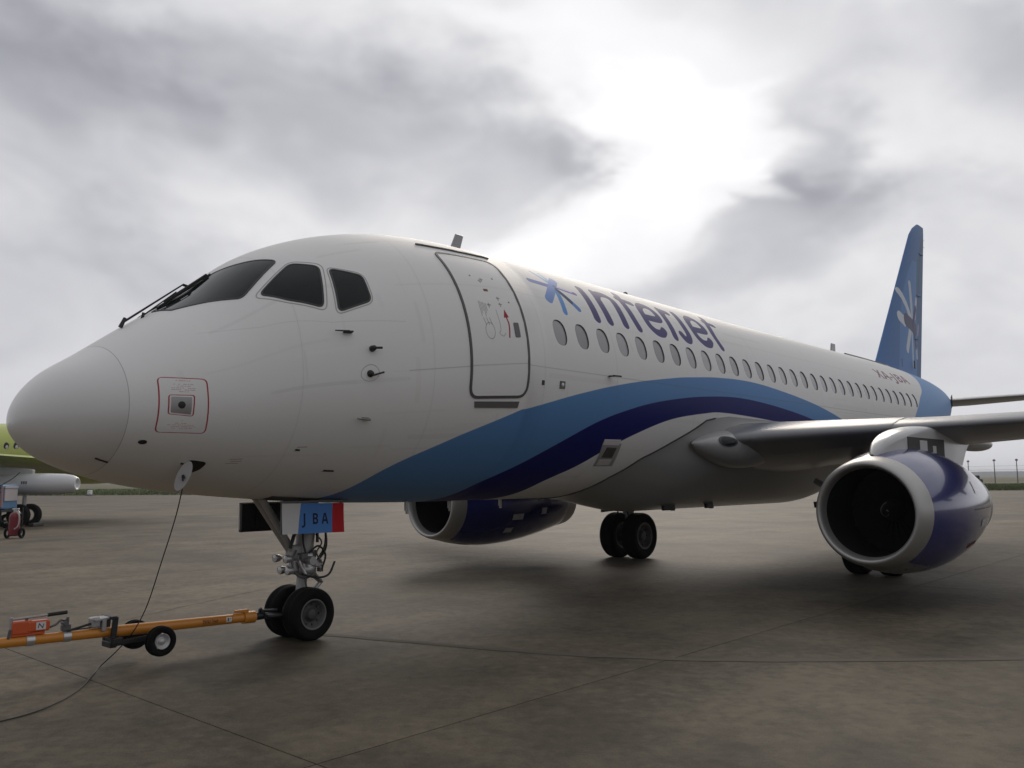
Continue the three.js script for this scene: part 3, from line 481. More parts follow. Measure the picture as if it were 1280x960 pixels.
// ---------------------------------------------------------------- engines
const NX = 9.95, NY = 1.34, NZ = 4.4;
for (const s of [1, -1]) {
  const pos = [NX, NY, s * NZ];
  const cowl = [[0.775, 0.34], [0.84, 0.62], [0.893, 0.98], [0.92, 1.35], [0.922, 1.65], [0.905, 2.05], [0.85, 2.6], [0.765, 3.15], [0.68, 3.6], [0.645, 3.78], [0.63, 3.77], [0.65, 3.4]];
  const nac = part('engine_nacelle', lathe(cowl, 'x', pos, 72), M.navy, jet);
  part('inlet_lip', lathe([[0.605, 0.17], [0.615, 0.08], [0.636, 0.02], [0.662, 0], [0.695, 0.02], [0.728, 0.1], [0.755, 0.22], [0.776, 0.34]], 'x', pos, 72), M.lip, nac);
  part('inlet_duct', lathe([[0.605, 0.17], [0.6, 0.35], [0.6, 0.6], [0.605, 0.9], [0.615, 1.25]], 'x', pos, 48), phys(rgb(0.009, 0.009, 0.01), 0.85, { specularIntensity: 0.3 }), nac);
  const bl = []; for (let k = 0; k < 24; k++) { const g = grid(1, 5, (u, v) => { const r = lerp(0.17, 0.61, v), tw = lerp(0.5, 1.05, v); const c = (u - 0.5) * lerp(0.15, 0.26, v); return V(1.15 + Math.cos(tw) * c, r, Math.sin(tw) * c); }); g.rotateX(k / 24 * 2 * Math.PI); bl.push(g); }
  part('fan', merge([...bl, lathe([[0.62, 1.42], [0.001, 1.42]], 'x', [0, 0, 0], 32)]).translate(...pos), std(rgb(0.008, 0.008, 0.009), 0.75), nac);
  const sp = part('spinner', lathe([[0.001, 0.72], [0.05, 0.76], [0.11, 0.9], [0.165, 1.1], [0.17, 1.16]], 'x', pos, 32), std(rgb(0.02, 0.02, 0.02), 0.45), nac);
  part('spinner_mark', tube(range(0, 1, 14).map((t) => { const r = lerp(0.03, 0.12, t), x = lerp(0.745, 0.93, t); return [NX + x - 0.01, NY + r * Math.cos(t * 5 + 1), s * NZ + r * Math.sin(t * 5 + 1)]; }), 0.007, 40, 5), std(rgb(0.45, 0.45, 0.44), 0.5), nac);
  part('exhaust_nozzle', lathe([[0.645, 3.78], [0.61, 4.0], [0.585, 4.15], [0.57, 4.15], [0.585, 3.9], [0.62, 3.5]], 'x', pos, 56), M.steel, nac);
  part('exhaust_cone', lathe([[0.3, 3.6], [0.22, 4.1], [0.1, 4.5], [0.001, 4.6]], 'x', pos, 32), M.steel, nac);
  const rAt = (x) => { let i = 0; while (i < 8 && x > cowl[i + 1][1]) i++; return lerp(cowl[i][0], cowl[i + 1][0], clamp((x - cowl[i][1]) / (cowl[i + 1][1] - cowl[i][1]))); };
  const onCowl = (x0, x1, a0, a1, off = 0.005) => grid(6, 6, (u, v) => { const x = lerp(x0, x1, u), a = R(lerp(a0, a1, v)), r = rAt(x) + off; return V(NX + x, NY + r * Math.sin(a), s * (NZ + r * Math.cos(a))); });
  const side = s > 0 ? 1 : 1;
  for (const [x0, x1, a0, a1, m] of [[1.95, 2.1, 15, 27, M.white], [2.3, 2.62, -18, -10, M.paintedMetal], [1.9, 2.5, -38, -33, M.red]]) part('cowl_placard', onCowl(x0, x1, a0, a1), m, nac);
  for (const x of [1.72, 3.1]) part('cowl_seam', merge([onCowl(x, x + 0.014, -180, 0, 0.002), onCowl(x, x + 0.014, 0, 180, 0.002)]), M.black, nac);
  part('cowl_seam', onCowl(1.72, 3.7, 0, 1, 0.0025), M.black, nac);
  if (s < 0) for (const [x0, x1, a0, a1] of [[1.6, 1.95, 196, 204], [1.5, 1.75, 216, 224], [2.6, 2.8, 190, 200]]) part('cowl_placard', onCowl(x0, x1, a0, a1), M.paintedMetal, nac);
  part('grey_chin', onCowl(0.34, 1.0, -104, -58, 0.003), M.lip, nac);
  // pylon: rounded crest from cowl to the wing's leading edge
  const top = [[0.36, 2.14], [0.45, 2.22], [0.66, 2.35], [0.95, 2.44], [1.4, 2.53], [2.0, 2.6], [2.8, 2.62], [4.0, 2.55], [5.2, 2.48]], py = (x) => table(top.map(([a, b]) => [a, b]), x);
  const pyl = part('engine_pylon', (() => { const n = 26, m = 16; return grid(n, m, (u, v) => { const x = lerp(0.36, 5.2, u ** 1.3), hw = 0.2 * Math.pow(clamp((x - 0.34) / 0.9), 0.5) * (1 - 0.75 * smooth(3.2, 5.3, x)), a = lerp(-1, 1, v), e = Math.sign(a) * Math.min(1, Math.abs(a) * 1.5), t = py(x), b = NY + (x < 3.9 ? Math.max(rAt(Math.max(x, 0.5)) - 0.12, 0.4) : lerp(0.55, 1.08, smooth(3.9, 5.2, x))), q = Math.max(0, (Math.abs(a) - 0.4) / 0.6); return V(NX + x, Math.abs(a) < 0.4 ? lerp(t, t - 0.1, (a / 0.4) ** 2 * 0.6) : lerp(t - 0.06, b, q), s * NZ + hw * Math.sign(a) * Math.min(1, Math.sqrt(Math.abs(a) / 0.4))); }); })(), phys(rgb(0.46, 0.46, 0.45), 0.35, { clearcoat: 0.4, clearcoatRoughness: 0.15 }), jet);
  for (const [x0, x1, y0, y1, m] of [[1.25, 3.0, -0.14, 0.19, M.seal], [1.78, 2.12, -0.05, 0.15, M.paintedMetal], [2.4, 2.56, -0.1, 0.08, M.paintedMetal]]) part('pylon_panel', box(x1 - x0, y1 - y0, 0.03, NX + (x0 + x1) / 2, 2.22 + (y0 + y1) / 2 - 0.0, s * (NZ + 0.195 + (m === M.paintedMetal ? 0.006 : 0)), 0, 0, 0, 0.006), m, pyl);
  part('pylon_tail_fairing', canoe(13.8, 17.25, 2.47, s * (NZ - 0.1), 0.16, -0.01), M.grey, pyl);
}
// ---------------------------------------------------------------- fin, rudder, tailplane
{
  const LE = (y) => 23.3 + (y - 5.1) * (27.2 - 23.3) / (9.95 - 5.1), TE = (y) => 27.42 + (y - 5.06) * (28.62 - 27.42) / (10.17 - 5.06);
  const c = canvas(1024, 1024), x = c.getContext('2d'), X0 = 23, Y0 = 4.4, SZ = 6;
  x.fillStyle = '#4a72a4'; x.fillRect(0, 0, 1024, 1024); x.setTransform(1024 / SZ, 0, 0, -1024 / SZ, -X0 * 1024 / SZ, 1024 + Y0 * 1024 / SZ);
  x.lineCap = 'round'; x.lineJoin = 'round';
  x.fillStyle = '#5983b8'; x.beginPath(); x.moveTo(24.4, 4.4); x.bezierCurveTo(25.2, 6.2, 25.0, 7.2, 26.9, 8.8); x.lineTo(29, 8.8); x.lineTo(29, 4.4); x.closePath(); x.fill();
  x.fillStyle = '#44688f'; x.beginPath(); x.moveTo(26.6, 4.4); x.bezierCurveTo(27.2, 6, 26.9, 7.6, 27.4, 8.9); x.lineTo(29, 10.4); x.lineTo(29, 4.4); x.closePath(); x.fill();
  const st = (col, w, pts) => { x.strokeStyle = col; x.lineWidth = w; x.beginPath(); pts.forEach((q, i) => (i ? x.lineTo(...q) : x.moveTo(...q))); x.stroke(); };
  st('#c9cfd6', 0.24, [[25.44, 7.56], [26.27, 6.75]]); st('#b9c4cd', 0.24, [[26.37, 7.92], [26.4, 6.8]]); st('#c3c7d6', 0.2, [[27.05, 7.5], [26.75, 6.9]]); st('#cdd3da', 0.34, [[25.2, 6.72], [25.55, 6.6]]);
  st('#c5cdd4', 0.28, [[26.09, 6.38], [25.68, 5.75]]); st('#a8bed4', 0.2, [[26.32, 6.3], [26.33, 5.32]]); st('#c3c7d6', 0.16, [[26.9, 5.9], [26.92, 5.62]]); st('#8d90b4', 0.2, [[27.25, 6.66], [27.12, 6.42]]);
  st('#50526e', 0.42, [[25.72, 6.68], [26.75, 6.5]]); st('#423c70', 0.22, [[26.88, 7.2], [26.45, 6.6], [26.81, 5.95]]);
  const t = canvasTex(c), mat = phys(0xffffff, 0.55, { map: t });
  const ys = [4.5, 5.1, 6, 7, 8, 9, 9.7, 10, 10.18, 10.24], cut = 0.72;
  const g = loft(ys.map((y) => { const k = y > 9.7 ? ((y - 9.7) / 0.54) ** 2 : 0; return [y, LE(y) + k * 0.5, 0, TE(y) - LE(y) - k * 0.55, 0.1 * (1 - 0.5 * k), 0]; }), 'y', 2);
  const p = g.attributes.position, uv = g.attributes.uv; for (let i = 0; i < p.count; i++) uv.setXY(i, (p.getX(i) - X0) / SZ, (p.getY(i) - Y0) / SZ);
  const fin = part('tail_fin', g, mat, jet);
  const hinge = (y) => LE(y) + (TE(y) - LE(y)) * cut;
  part('rudder_seam', merge([1, -1].map((q) => grid(12, 1, (u, v) => { const y = lerp(5.2, 9.9, u), cc = TE(y) - LE(y); return V(hinge(y) + v * 0.025, y, q * (cc * 0.037 * 0.8 + 0.004)); }))), M.greyDark, fin);
  for (const y of [6.2, 7.7, 9.2]) part('rudder_hinge', merge([1, -1].map((q) => box(0.42, 0.05, 0.03, hinge(y) + 0.05, y, q * ((TE(y) - LE(y)) * 0.03 + 0.01)))), mat, fin);
  for (const [x0, y] of [[25.0, 5.25], [26.2, 5.3]]) part('fin_vent', box(0.06, 0.25, 0.03, x0, y, (TE(y) - LE(y)) * 0.05), M.greyDark, fin);
  for (const y of [9.55, 9.8]) part('static_wick', rod([TE(y) - 0.02, y, 0], [TE(y) + 0.12, y + 0.02, 0], 0.006), M.black, fin);
  const tp = loft([[0.2, 26.7, 4.16, 2.7, 0.1, 0], [0.8, 27.05, 4.17, 2.5, 0.1, 0], [4.6, 29.2, 4.4, 1.25, 0.09, 0], [4.95, 29.5, 4.42, 0.9, 0.07, 0], [5.05, 29.75, 4.42, 0.5, 0.05, 0]], 'z', 3);
  for (const s of [1, -1]) {
    const h = part('tailplane', s > 0 ? tp : mirrorZ(tp), M.grey, jet);
    part('tailplane_seal', box(0.5, 0.34, 0.02, 27.2, 4.15, s * 0.93, s * R(19), R(-6)), M.greyDark, h);
  }
}
// ---------------------------------------------------------------- landing gear
function tyreGeo(r, w, pos) { const s = r * 0.55, h = w / 2; return lathe([[s, -h * 0.62], [s * 1.12, -h * 0.9], [r * 0.8, -h], [r * 0.92, -h * 0.93], [r * 0.98, -h * 0.72], [r, -h * 0.45], [r, -h * 0.32], [r - 0.012, -h * 0.3], [r - 0.012, -h * 0.22], [r, -h * 0.2], [r, -0.01], [r - 0.012, -0.008], [r - 0.012, 0.008], [r, 0.01], [r, h * 0.2], [r - 0.012, h * 0.22], [r - 0.012, h * 0.3], [r, h * 0.32], [r, h * 0.45], [r * 0.98, h * 0.72], [r * 0.92, h * 0.93], [r * 0.8, h], [s * 1.12, h * 0.9], [s, h * 0.62]], 'z', pos, 56); }
function rimGeo(r, w, pos) { const s = r * 0.56, h = w / 2, half = (q) => [[s * 0.95, 0.6], [s * 1.05, 0.84], [s * 1.0, 0.9], [s * 0.92, 0.84], [s * 0.86, 0.5]].map(([a, b]) => [a, q * b * h]); return [lathe(half(-1).reverse(), 'z', pos, 40), lathe(half(1), 'z', pos, 40)]; }
function hubGeo(r, w, pos) {
  const s = r * 0.56, h = w / 2, out = [], half = (q) => [[s * 0.88, 0.52], [s * 0.62, 0.3], [s * 0.42, 0.34], [s * 0.36, 0.62], [s * 0.28, 0.7], [0.001, 0.72]].map(([a, b]) => [a, q * b * h]);
  out.push(lathe(half(-1).reverse(), 'z', [0, 0, 0], 36), lathe(half(1), 'z', [0, 0, 0], 36));
  for (let k = 0; k < 9; k++) for (const q of [1, -1]) { const c = s * 0.7 * Math.cos(k / 9 * 6.283), d = s * 0.7 * Math.sin(k / 9 * 6.283); out.push(rod([c, d, q * h * 0.3], [c, d, q * h * 0.52], s * 0.08)); }
  return merge(out).translate(...pos);
}
function wheel(name, r, w, pos, parent) { const t = part(name, tyreGeo(r, w, pos), M.rubber, parent); for (const g of rimGeo(r, w, pos)) part('rim', g, M.rimRing, t); part('hub', hubGeo(r, w, pos), M.hub, t); return t; }
{
  const ax = 3.93, ay = 0.297;
  for (const z of [0.19, -0.19]) wheel('nose_wheel', 0.3, 0.25, [ax, ay, z], jet);
  const strut = part('nose_gear_strut', merge([rod([ax + 0.04, 0.85, 0], [ax + 0.12, 1.75, 0], 0.105, 0.115, 20), rod([ax, 0.3, 0], [ax + 0.045, 0.86, 0], 0.062, 0.062, 18), rod([ax, ay, -0.24], [ax, ay, 0.24], 0.05), box(0.2, 0.14, 0.2, ax + 0.005, 0.42, 0)]), M.gear, jet);
  part('steering_collar', merge([lathe([[0.1, -0.13], [0.155, -0.12], [0.155, -0.04], [0.125, -0.03], [0.125, 0.03], [0.15, 0.04], [0.15, 0.12], [0.1, 0.13]], 'y', [ax + 0.04, 0.86, 0], 24), rod([ax + 0.02, 0.9, 0.1], [ax + 0.02, 0.9, 0.24], 0.05), rod([ax + 0.02, 0.82, -0.1], [ax + 0.02, 0.82, -0.24], 0.05), box(0.1, 0.1, 0.12, ax + 0.17, 0.86, 0.08), box(0.12, 0.14, 0.1, ax - 0.1, 0.84, 0.05), rod([ax - 0.1, 0.9, 0.12], [ax - 0.02, 0.72, 0.16], 0.025)]), M.steel, strut);
  part('drag_brace', merge([rod([ax - 0.12, 1.0, 0.04], [ax - 0.62, 1.7, 0.06], 0.035, 0.045), rod([ax - 0.12, 1.0, -0.04], [ax - 0.62, 1.7, -0.06], 0.035, 0.045), box(0.14, 0.16, 0.16, ax - 0.09, 1.0, 0)]), M.gear, strut);
  part('torque_link', merge([rod([ax + 0.14, 0.76, 0.05], [ax + 0.3, 0.62, 0.02], 0.022), rod([ax + 0.14, 0.76, -0.05], [ax + 0.3, 0.62, -0.02], 0.022), rod([ax + 0.3, 0.62, 0], [ax + 0.07, 0.44, 0.03], 0.024), rod([ax + 0.3, 0.62, 0], [ax + 0.07, 0.44, -0.03], 0.024)]), M.steel, strut);
  part('hydraulic_hoses', merge([tube([[ax + 0.17, 1.6, 0.06], [ax + 0.27, 1.3, 0.1], [ax + 0.26, 1.05, 0.12], [ax + 0.15, 0.9, 0.14]], 0.014), tube([[ax + 0.2, 1.6, -0.02], [ax + 0.33, 1.25, 0.02], [ax + 0.32, 1.02, 0.06], [ax + 0.16, 0.86, 0.1]], 0.012), tube([[ax - 0.08, 0.75, 0.17], [ax + 0.1, 0.7, 0.2], [ax + 0.26, 0.72, 0.2], [ax + 0.38, 0.86, 0.16]], 0.013), tube([[ax + 0.02, 0.98, 0.14], [ax + 0.14, 1.06, 0.16], [ax + 0.25, 0.95, 0.15], [ax + 0.2, 0.78, 0.15]], 0.012), tube([[ax - 0.03, 1.55, 0.09], [ax - 0.05, 1.3, 0.12], [ax - 0.04, 1.1, 0.12], [ax, 0.94, 0.14]], 0.011)]), M.black, strut);
  part('junction_boxes', merge([box(0.09, 0.07, 0.06, ax - 0.04, 0.95, 0.13), box(0.06, 0.09, 0.05, ax + 0.1, 0.97, 0.12), box(0.05, 0.05, 0.07, ax + 0.2, 0.78, 0.12), ...range(0, 1, 9).map((t) => rod([ax + 0.04 + 0.15 * Math.cos(t * 5.6), 0.965, 0.15 * Math.sin(t * 5.6)], [ax + 0.04 + 0.15 * Math.cos(t * 5.6), 0.99, 0.15 * Math.sin(t * 5.6)], 0.013, 0.013, 6)), tube([[ax - 0.12, 1.02, 0.1], [ax - 0.2, 0.9, 0.14], [ax - 0.16, 0.76, 0.16], [ax - 0.02, 0.7, 0.14], [ax + 0.12, 0.74, 0.16]], 0.012), tube([[ax + 0.14, 1.2, 0.1], [ax + 0.2, 1.1, 0.14], [ax + 0.12, 0.98, 0.16], [ax + 0.2, 0.86, 0.16]], 0.01), tube([[ax - 0.02, 0.72, 0.13], [ax + 0.02, 0.58, 0.12], [ax + 0.08, 0.5, 0.1]], 0.011)]), M.greyDark, strut);
  part('gear_door_link', merge([rod([ax - 0.05, 1.5, 0.1], [ax - 0.22, 1.05, 0.12], 0.022), rod([ax + 0.16, 1.4, 0.1], [ax + 0.14, 1.1, 0.14], 0.018)]), M.black, strut);
  for (const [y, z] of [[0.93, 0.11], [0.93, -0.11], [0.8, 0.15], [0.8, 0.0]]) { const l = part('taxi_lamp', lathe([[0.02, 0.09], [0.042, 0.05], [0.049, 0.0], [0.045, -0.007]], 'x', [ax - 0.27, y, z], 24), M.steel, strut); l.userData.label = 'round taxi lamp on the nose gear'; part('taxi_lamp', lathe([[0.044, 0.0], [0.001, -0.01]], 'x', [ax - 0.274, y, z], 24), M.lamp, strut).name = 'lamp_lens'; }
  // doors: port one painted with the letters
  const c = canvas(1024, 400), x = c.getContext('2d');
  x.fillStyle = '#c9c8c4'; x.fillRect(0, 0, 1024, 400);
  x.fillStyle = '#4a7cba'; x.beginPath(); x.moveTo(300, 0); x.lineTo(830, 0); x.lineTo(815, 400); x.lineTo(248, 400); x.closePath(); x.fill();
  x.fillStyle = '#b5151d'; x.beginPath(); x.moveTo(830, 0); x.lineTo(1024, 0); x.lineTo(1024, 400); x.lineTo(815, 400); x.closePath(); x.fill();
  x.fillStyle = '#0c1230'; x.font = 'bold 205px sans-serif'; x.textBaseline = 'middle'; [['J', 330], ['B', 480], ['A', 640]].forEach(([t, u]) => { x.save(); x.translate(u, 208); x.scale(0.86, 1); x.fillText(t, 0, 0); x.restore(); });
  const paint = phys(0xffffff, 0.5, { map: canvasTex(c), specularIntensity: 0.4 });
  const L = 0.84, H = 0.34, panel = (z) => { const g = grid(12, 4, (u, v) => V(3.41 + u * L, 1.575 - (1 - v) * H + 0.0 - u * 0.012, z - 0.02 * Math.sin(v * Math.PI / 2)), (u, v) => [u, v]); return g; };
  const d = part('nose_gear_door', panel(0.42), paint, jet); d.userData.label = 'nose gear door painted white, blue and red with letters JBA';
  part('door_frame', merge([box(L, 0.02, 0.03, 3.41 + L / 2, 1.243, 0.385), box(L, 0.025, 0.05, 3.41 + L / 2, 1.588, 0.372), box(0.02, H, 0.025, 3.425, 1.41, 0.376), box(0.02, H, 0.025, 4.235, 1.41, 0.376), box(L - 0.02, H - 0.02, 0.012, 3.41 + L / 2, 1.405, 0.37, 0, 0, 0, 0)]), M.greyDark, d);
  const e = part('nose_gear_door', merge([box(L, H, 0.02, 3.36 + L / 2, 1.405, -0.42, 0, 0, 0, 0.008)]), M.white, jet);
  part('door_frame', merge([box(L, 0.03, 0.04, 3.36 + L / 2, 1.248, -0.39), box(L - 0.03, H - 0.03, 0.012, 3.36 + L / 2, 1.405, -0.4, 0, 0, 0, 0), ...range(0, 1, 4).map((t) => box(0.02, H - 0.02, 0.04, 3.38 + t * (L - 0.04), 1.405, -0.39))]), M.black, e);
  part('wheel_bay', plate([[3.3, -76], [4.32, -76], [4.32, -104], [3.3, -104]], 0.004, 2), M.black, jet);
}
for (const s of [1, -1]) {
  const ax = 14.72, zc = s * 2.8;
  for (const d of [0.3, -0.3]) wheel('main_wheel', 0.52, 0.37, [ax, 0.515, zc + d], jet);
  const st = part('main_gear_strut', merge([rod([ax, 0.5, zc], [ax, 1.35, zc - s * 0.05], 0.085, 0.085, 18), rod([ax, 1.0, zc], [ax, 2.2, zc - s * 0.25], 0.13, 0.14, 18), rod([ax, 0.515, zc - 0.36], [ax, 0.515, zc + 0.36], 0.07), rod([ax, 1.15, zc], [ax, 1.75, zc - s * 1.1], 0.06)]), M.gear, jet);
  part('torque_link', merge([rod([ax + 0.12, 1.1, zc], [ax + 0.34, 0.85, zc], 0.035), rod([ax + 0.34, 0.85, zc], [ax + 0.08, 0.6, zc], 0.035)]), M.steel, st);
  part('brake_hoses', merge([tube([[ax - 0.1, 1.4, zc + 0.05], [ax - 0.22, 1.15, zc + 0.1], [ax - 0.16, 0.9, zc + 0.16], [ax - 0.02, 0.62, zc + 0.15]], 0.016), tube([[ax - 0.1, 1.4, zc - 0.05], [ax - 0.26, 1.2, zc - 0.1], [ax - 0.14, 0.95, zc - 0.16], [ax - 0.02, 0.62, zc - 0.15]], 0.016)]), M.black, st);
  part('main_gear_door', merge([box(0.95, 0.62, 0.03, ax, 1.55, zc + s * 0.34, 0, 0, s * R(8)), box(0.55, 0.13, 0.05, ax - 0.62, 1.14, zc + s * 0.1, 0, R(2))]), M.greyDark, jet);
}

// ================================================================ TOWBAR
{
  const t = thing('tow_bar', 'orange aircraft towbar with two small wheels coupled to the nose gear', 'towbar');
  const orange = phys(rgb(0.56, 0.215, 0.02), 0.42, { clearcoat: 0.3 }), redOr = phys(rgb(0.56, 0.085, 0.015), 0.45, { clearcoat: 0.25 });
  const by = (x) => 0.395 - (x - 0.5) * 0.028;
  const thick = part('tube', merge([rod([1.78, by(1.78), 0], [3.28, by(3.28), 0], 0.056, 0.05, 28), rod([3.2, by(3.2), 0], [3.34, by(3.34), 0], 0.068, 0.066, 28), box(0.16, 0.03, 0.05, 3.18, by(3.2) + 0.075, 0)]), orange, t);
  part('tube', rod([-0.6, by(-0.6), 0], [1.8, by(1.8), 0], 0.047, 0.047, 28), orange, t);
  for (const x of [1.02, 1.34]) part('pipe_clamp', rod([x - 0.035, by(x) + 0.001, 0], [x + 0.035, by(x) - 0.001, 0], 0.053, 0.053, 28), M.bare, t);
  // lettering strip on the tube
  const c = canvas(512, 64), x = c.getContext('2d'); x.fillStyle = '#b3701f'; x.fillRect(0, 0, 512, 64); x.fillStyle = '#15110c'; x.font = 'bold 46px sans-serif'; for (let i = 0, u = 10; i < 9; i++) { const w = 14 + rnd() * 18; x.fillRect(u, 14 + rnd() * 8, w * 0.35, 36); x.fillRect(u, 14 + rnd() * 22, w, 9); u += w + 7; if (i === 4) u += 12; } x.fillStyle = '#cfcac0'; x.fillRect(400, 8, 96, 48); x.fillStyle = '#555'; x.fillRect(420, 16, 26, 32); x.fillRect(456, 22, 26, 8);
  part('tube_lettering', grid(8, 8, (u, v) => { const X = lerp(2.7, 3.05, u), a = lerp(-35, 45, v), r = 0.0585 - (X - 1.78) * 0.004; return V(X, by(X) + r * Math.sin(R(a)), r * Math.cos(R(a))); }), std(0xffffff, 0.5, 0, { map: canvasTex(c) }), t);
  // head gripping the nose wheel axle
  part('tow_head', merge([rod([3.34, by(3.34), 0], [3.47, by(3.47), 0], 0.045, 0.04), box(0.1, 0.06, 0.16, 3.49, 0.31, 0), rod([3.46, 0.31, 0.08], [3.66, 0.3, 0.1], 0.024), rod([3.46, 0.31, -0.08], [3.66, 0.3, -0.1], 0.024), rod([3.4, 0.37, 0], [3.62, 0.355, 0.02], 0.018), rod([3.4, 0.4, 0.02], [3.46, 0.3, 0.02], 0.02), rod([3.62, 0.3, -0.08], [3.9, 0.3, -0.08], 0.022), rod([3.62, 0.3, 0.08], [3.9, 0.3, 0.08], 0.022)]), std(rgb(0.025, 0.028, 0.032), 0.45, 0.4), t);
  // wheels on a lifting cradle
  for (const z of [0.29, -0.29]) { const w = part('wheel', tyreGeo(0.147, 0.105, [2.13, 0.252, z]), M.rubber, t); for (const g of [lathe([[0.072, 0.03], [0.078, 0.045], [0.07, 0.048], [0.055, 0.02], [0.03, 0.015], [0.027, 0.042], [0.001, 0.044]], 'z', [2.13, 0.252, z], 28), lathe([[0.001, -0.044], [0.027, -0.042], [0.03, -0.015], [0.055, -0.02], [0.07, -0.048], [0.078, -0.045], [0.072, -0.03]], 'z', [2.13, 0.252, z], 28)]) part('rim', g, std(rgb(0.5, 0.49, 0.47), 0.4, 0.4), w); }
  part('wheel_cradle', merge([rod([2.13, 0.252, -0.26], [2.13, 0.252, 0.26], 0.02), box(0.46, 0.05, 0.05, 1.96, 0.265, 0.1, 0, R(2)), box(0.46, 0.05, 0.05, 1.96, 0.265, -0.1, 0, R(2)), box(0.1, 0.06, 0.26, 1.78, 0.28, 0)]), M.black, t);
  part('lift_frame', merge([box(0.05, 0.28, 0.035, 1.755, 0.37, 0.085, 0, R(-5)), box(0.05, 0.28, 0.035, 1.755, 0.37, -0.085, 0, R(-5)), box(0.06, 0.03, 0.24, 1.74, 0.505, 0), box(0.07, 0.06, 0.2, 1.75, 0.245, 0)]), M.black, t);
  part('lift_plate', merge([box(0.17, 0.02, 0.16, 1.66, 0.5, 0, 0, R(6)), box(0.09, 0.1, 0.1, 1.6, 0.47, 0.0), box(0.04, 0.11, 0.12, 1.665, 0.44, 0.02)]), M.steel, t);
  part('tie_rod', merge([rod([1.36, 0.425, 0.02], [1.62, 0.475, 0.02], 0.012), rod([1.34, 0.425, 0.03], [1.7, 0.43, 0.03], 0.006)]), M.black, t);
  // hand pump on top of the bar
  const pump = part('hand_pump', merge([box(0.17, 0.12, 0.09, 0.945, 0.505, 0, 0, R(-1)), box(0.2, 0.1, 0.1, 1.08, 0.505, 0, 0, R(-1)), box(0.28, 0.025, 0.07, 1.0, 0.44, 0)]), redOr, t);
  part('pump_handle', merge([rod([0.86, 0.583, 0], [1.2, 0.592, 0], 0.011), rod([0.86, 0.41, 0], [0.86, 0.6, 0], 0.015)]), M.steel, pump);
  part('handle_grip', rod([1.17, 0.592, 0], [1.34, 0.597, 0], 0.018, 0.018, 14), M.black, pump);
  { const cc = canvas(128, 96), y = cc.getContext('2d'); y.fillStyle = '#cfc9c6'; y.fillRect(0, 0, 128, 96); y.strokeStyle = '#3b3636'; y.lineWidth = 12; y.beginPath(); y.moveTo(26, 76); y.lineTo(40, 22); y.lineTo(86, 74); y.lineTo(100, 26); y.stroke(); part('pump_placard', grid(1, 1, (u, v) => V(1.055 + u * 0.085, 0.472 + v * 0.07, 0.0515), (u, v) => [u, v]), std(0xffffff, 0.5, 0, { map: canvasTex(cc) }), pump); }
  part('pump_fittings', merge([tube([[1.17, 0.475, 0.02], [1.23, 0.5, 0.04], [1.28, 0.53, 0.02], [1.33, 0.52, 0]], 0.011), box(0.08, 0.06, 0.06, 1.335, 0.455, 0), rod([1.35, 0.46, 0.0], [1.35, 0.55, 0], 0.013), rod([1.32, 0.5, -0.04], [1.32, 0.5, 0.05], 0.02), rod([0.83, 0.42, 0.03], [0.84, 0.5, 0.04], 0.012), rod([0.99, 0.56, 0], [0.99, 0.585, 0], 0.014)]), M.greyDark, pump);
}
// ---------------------------------------------------------------- headset lead
tag(part('headset_cable', tube([[2.03, 1.765, 0.83], [2.08, 1.5, 0.62], [2.08, 1.05, 0.36], [2.02, 0.55, 0.16], [1.94, 0.33, 0.075], [1.86, 0.16, -0.06], [1.74, 0.02, -0.14], [1.53, 0.01, 0.18], [1.27, 0.01, 0.6], [1.0, 0.01, 0.93], [0.66, 0.01, 1.2], [0.38, 0.01, 1.28], [-0.2, 0.01, 1.3]], 0.006, 220, 6), M.black, scene), 'thin black cable hanging from the nose hatch and lying across the apron', 'cable');

// ================================================================ GROUND
const slabTex = noiseTex(1024, (u, v) => {
  const q = (f, o) => { const a = fbm(u * f, v * f, o, 4), b = fbm((u - 1) * f, v * f, o, 4), c = fbm(u * f, (v - 1) * f, o, 4), d = fbm((u - 1) * f, (v - 1) * f, o, 4); return lerp(lerp(a, b, u), lerp(c, d, u), v); };
  const g = 0.86 + (q(9, 1) - 0.5) * 0.5 + (q(60, 7) - 0.5) * 0.42 + (hash3(u * 1024 | 0, v * 1024 | 0, 3) - 0.5) * 0.2; return [g, g * 0.995, g * 0.985];
}, 1);
const concrete = phys(0xffffff, 0.68, { map: slabTex, vertexColors: true, bumpMap: slabTex, bumpScale: 0.004, specularIntensity: 0.35 });
const EDGE = (x, z) => (x - 118) * 0.78 - (z + 17) * 0.62;           // positive beyond the apron's far edge
const CON = [0.142, 0.119, 0.083];
const tyreMark = [[4.2, -0.1], [4.67, 1.36], [5.18, 2.92], [5.79, 3.99], [6.5, 4.94], [8.02, 6.6], [10, 8.6]];
const SPOTS = Array.from({ length: 34 }, () => [lerp(-4, 40, rnd()), lerp(-40, 8, rnd()), 0.25 + rnd() * rnd() * 2.2, 0.12 + rnd() * 0.3]);   // oil and fuel stains
function toneAt(x, z, base = 1) {
  let t = base * (0.78 + 0.44 * fbm(x * 0.11 + 9, z * 0.11, 4.2, 4) + 0.34 * (fbm(x * 0.8, z * 0.8, 2.2, 5) - 0.5) + 0.22 * (fbm(x * 0.25, z * 2.2, 6.1, 4) - 0.5));
  const s = fbm(x * 0.35 + 31, z * 0.35, 7.7, 4); t *= 1 - 0.34 * smooth(0.56, 0.7, s);
  for (const [sx, sz, r, k] of SPOTS) { const d = Math.hypot(x - sx, z - sz) / r; if (d < 1.6) t *= 1 - k * smooth(1.3, 0.2, d + (fbm(x * 3, z * 3, 9, 3) - 0.5) * 0.9); }
  return t;
}
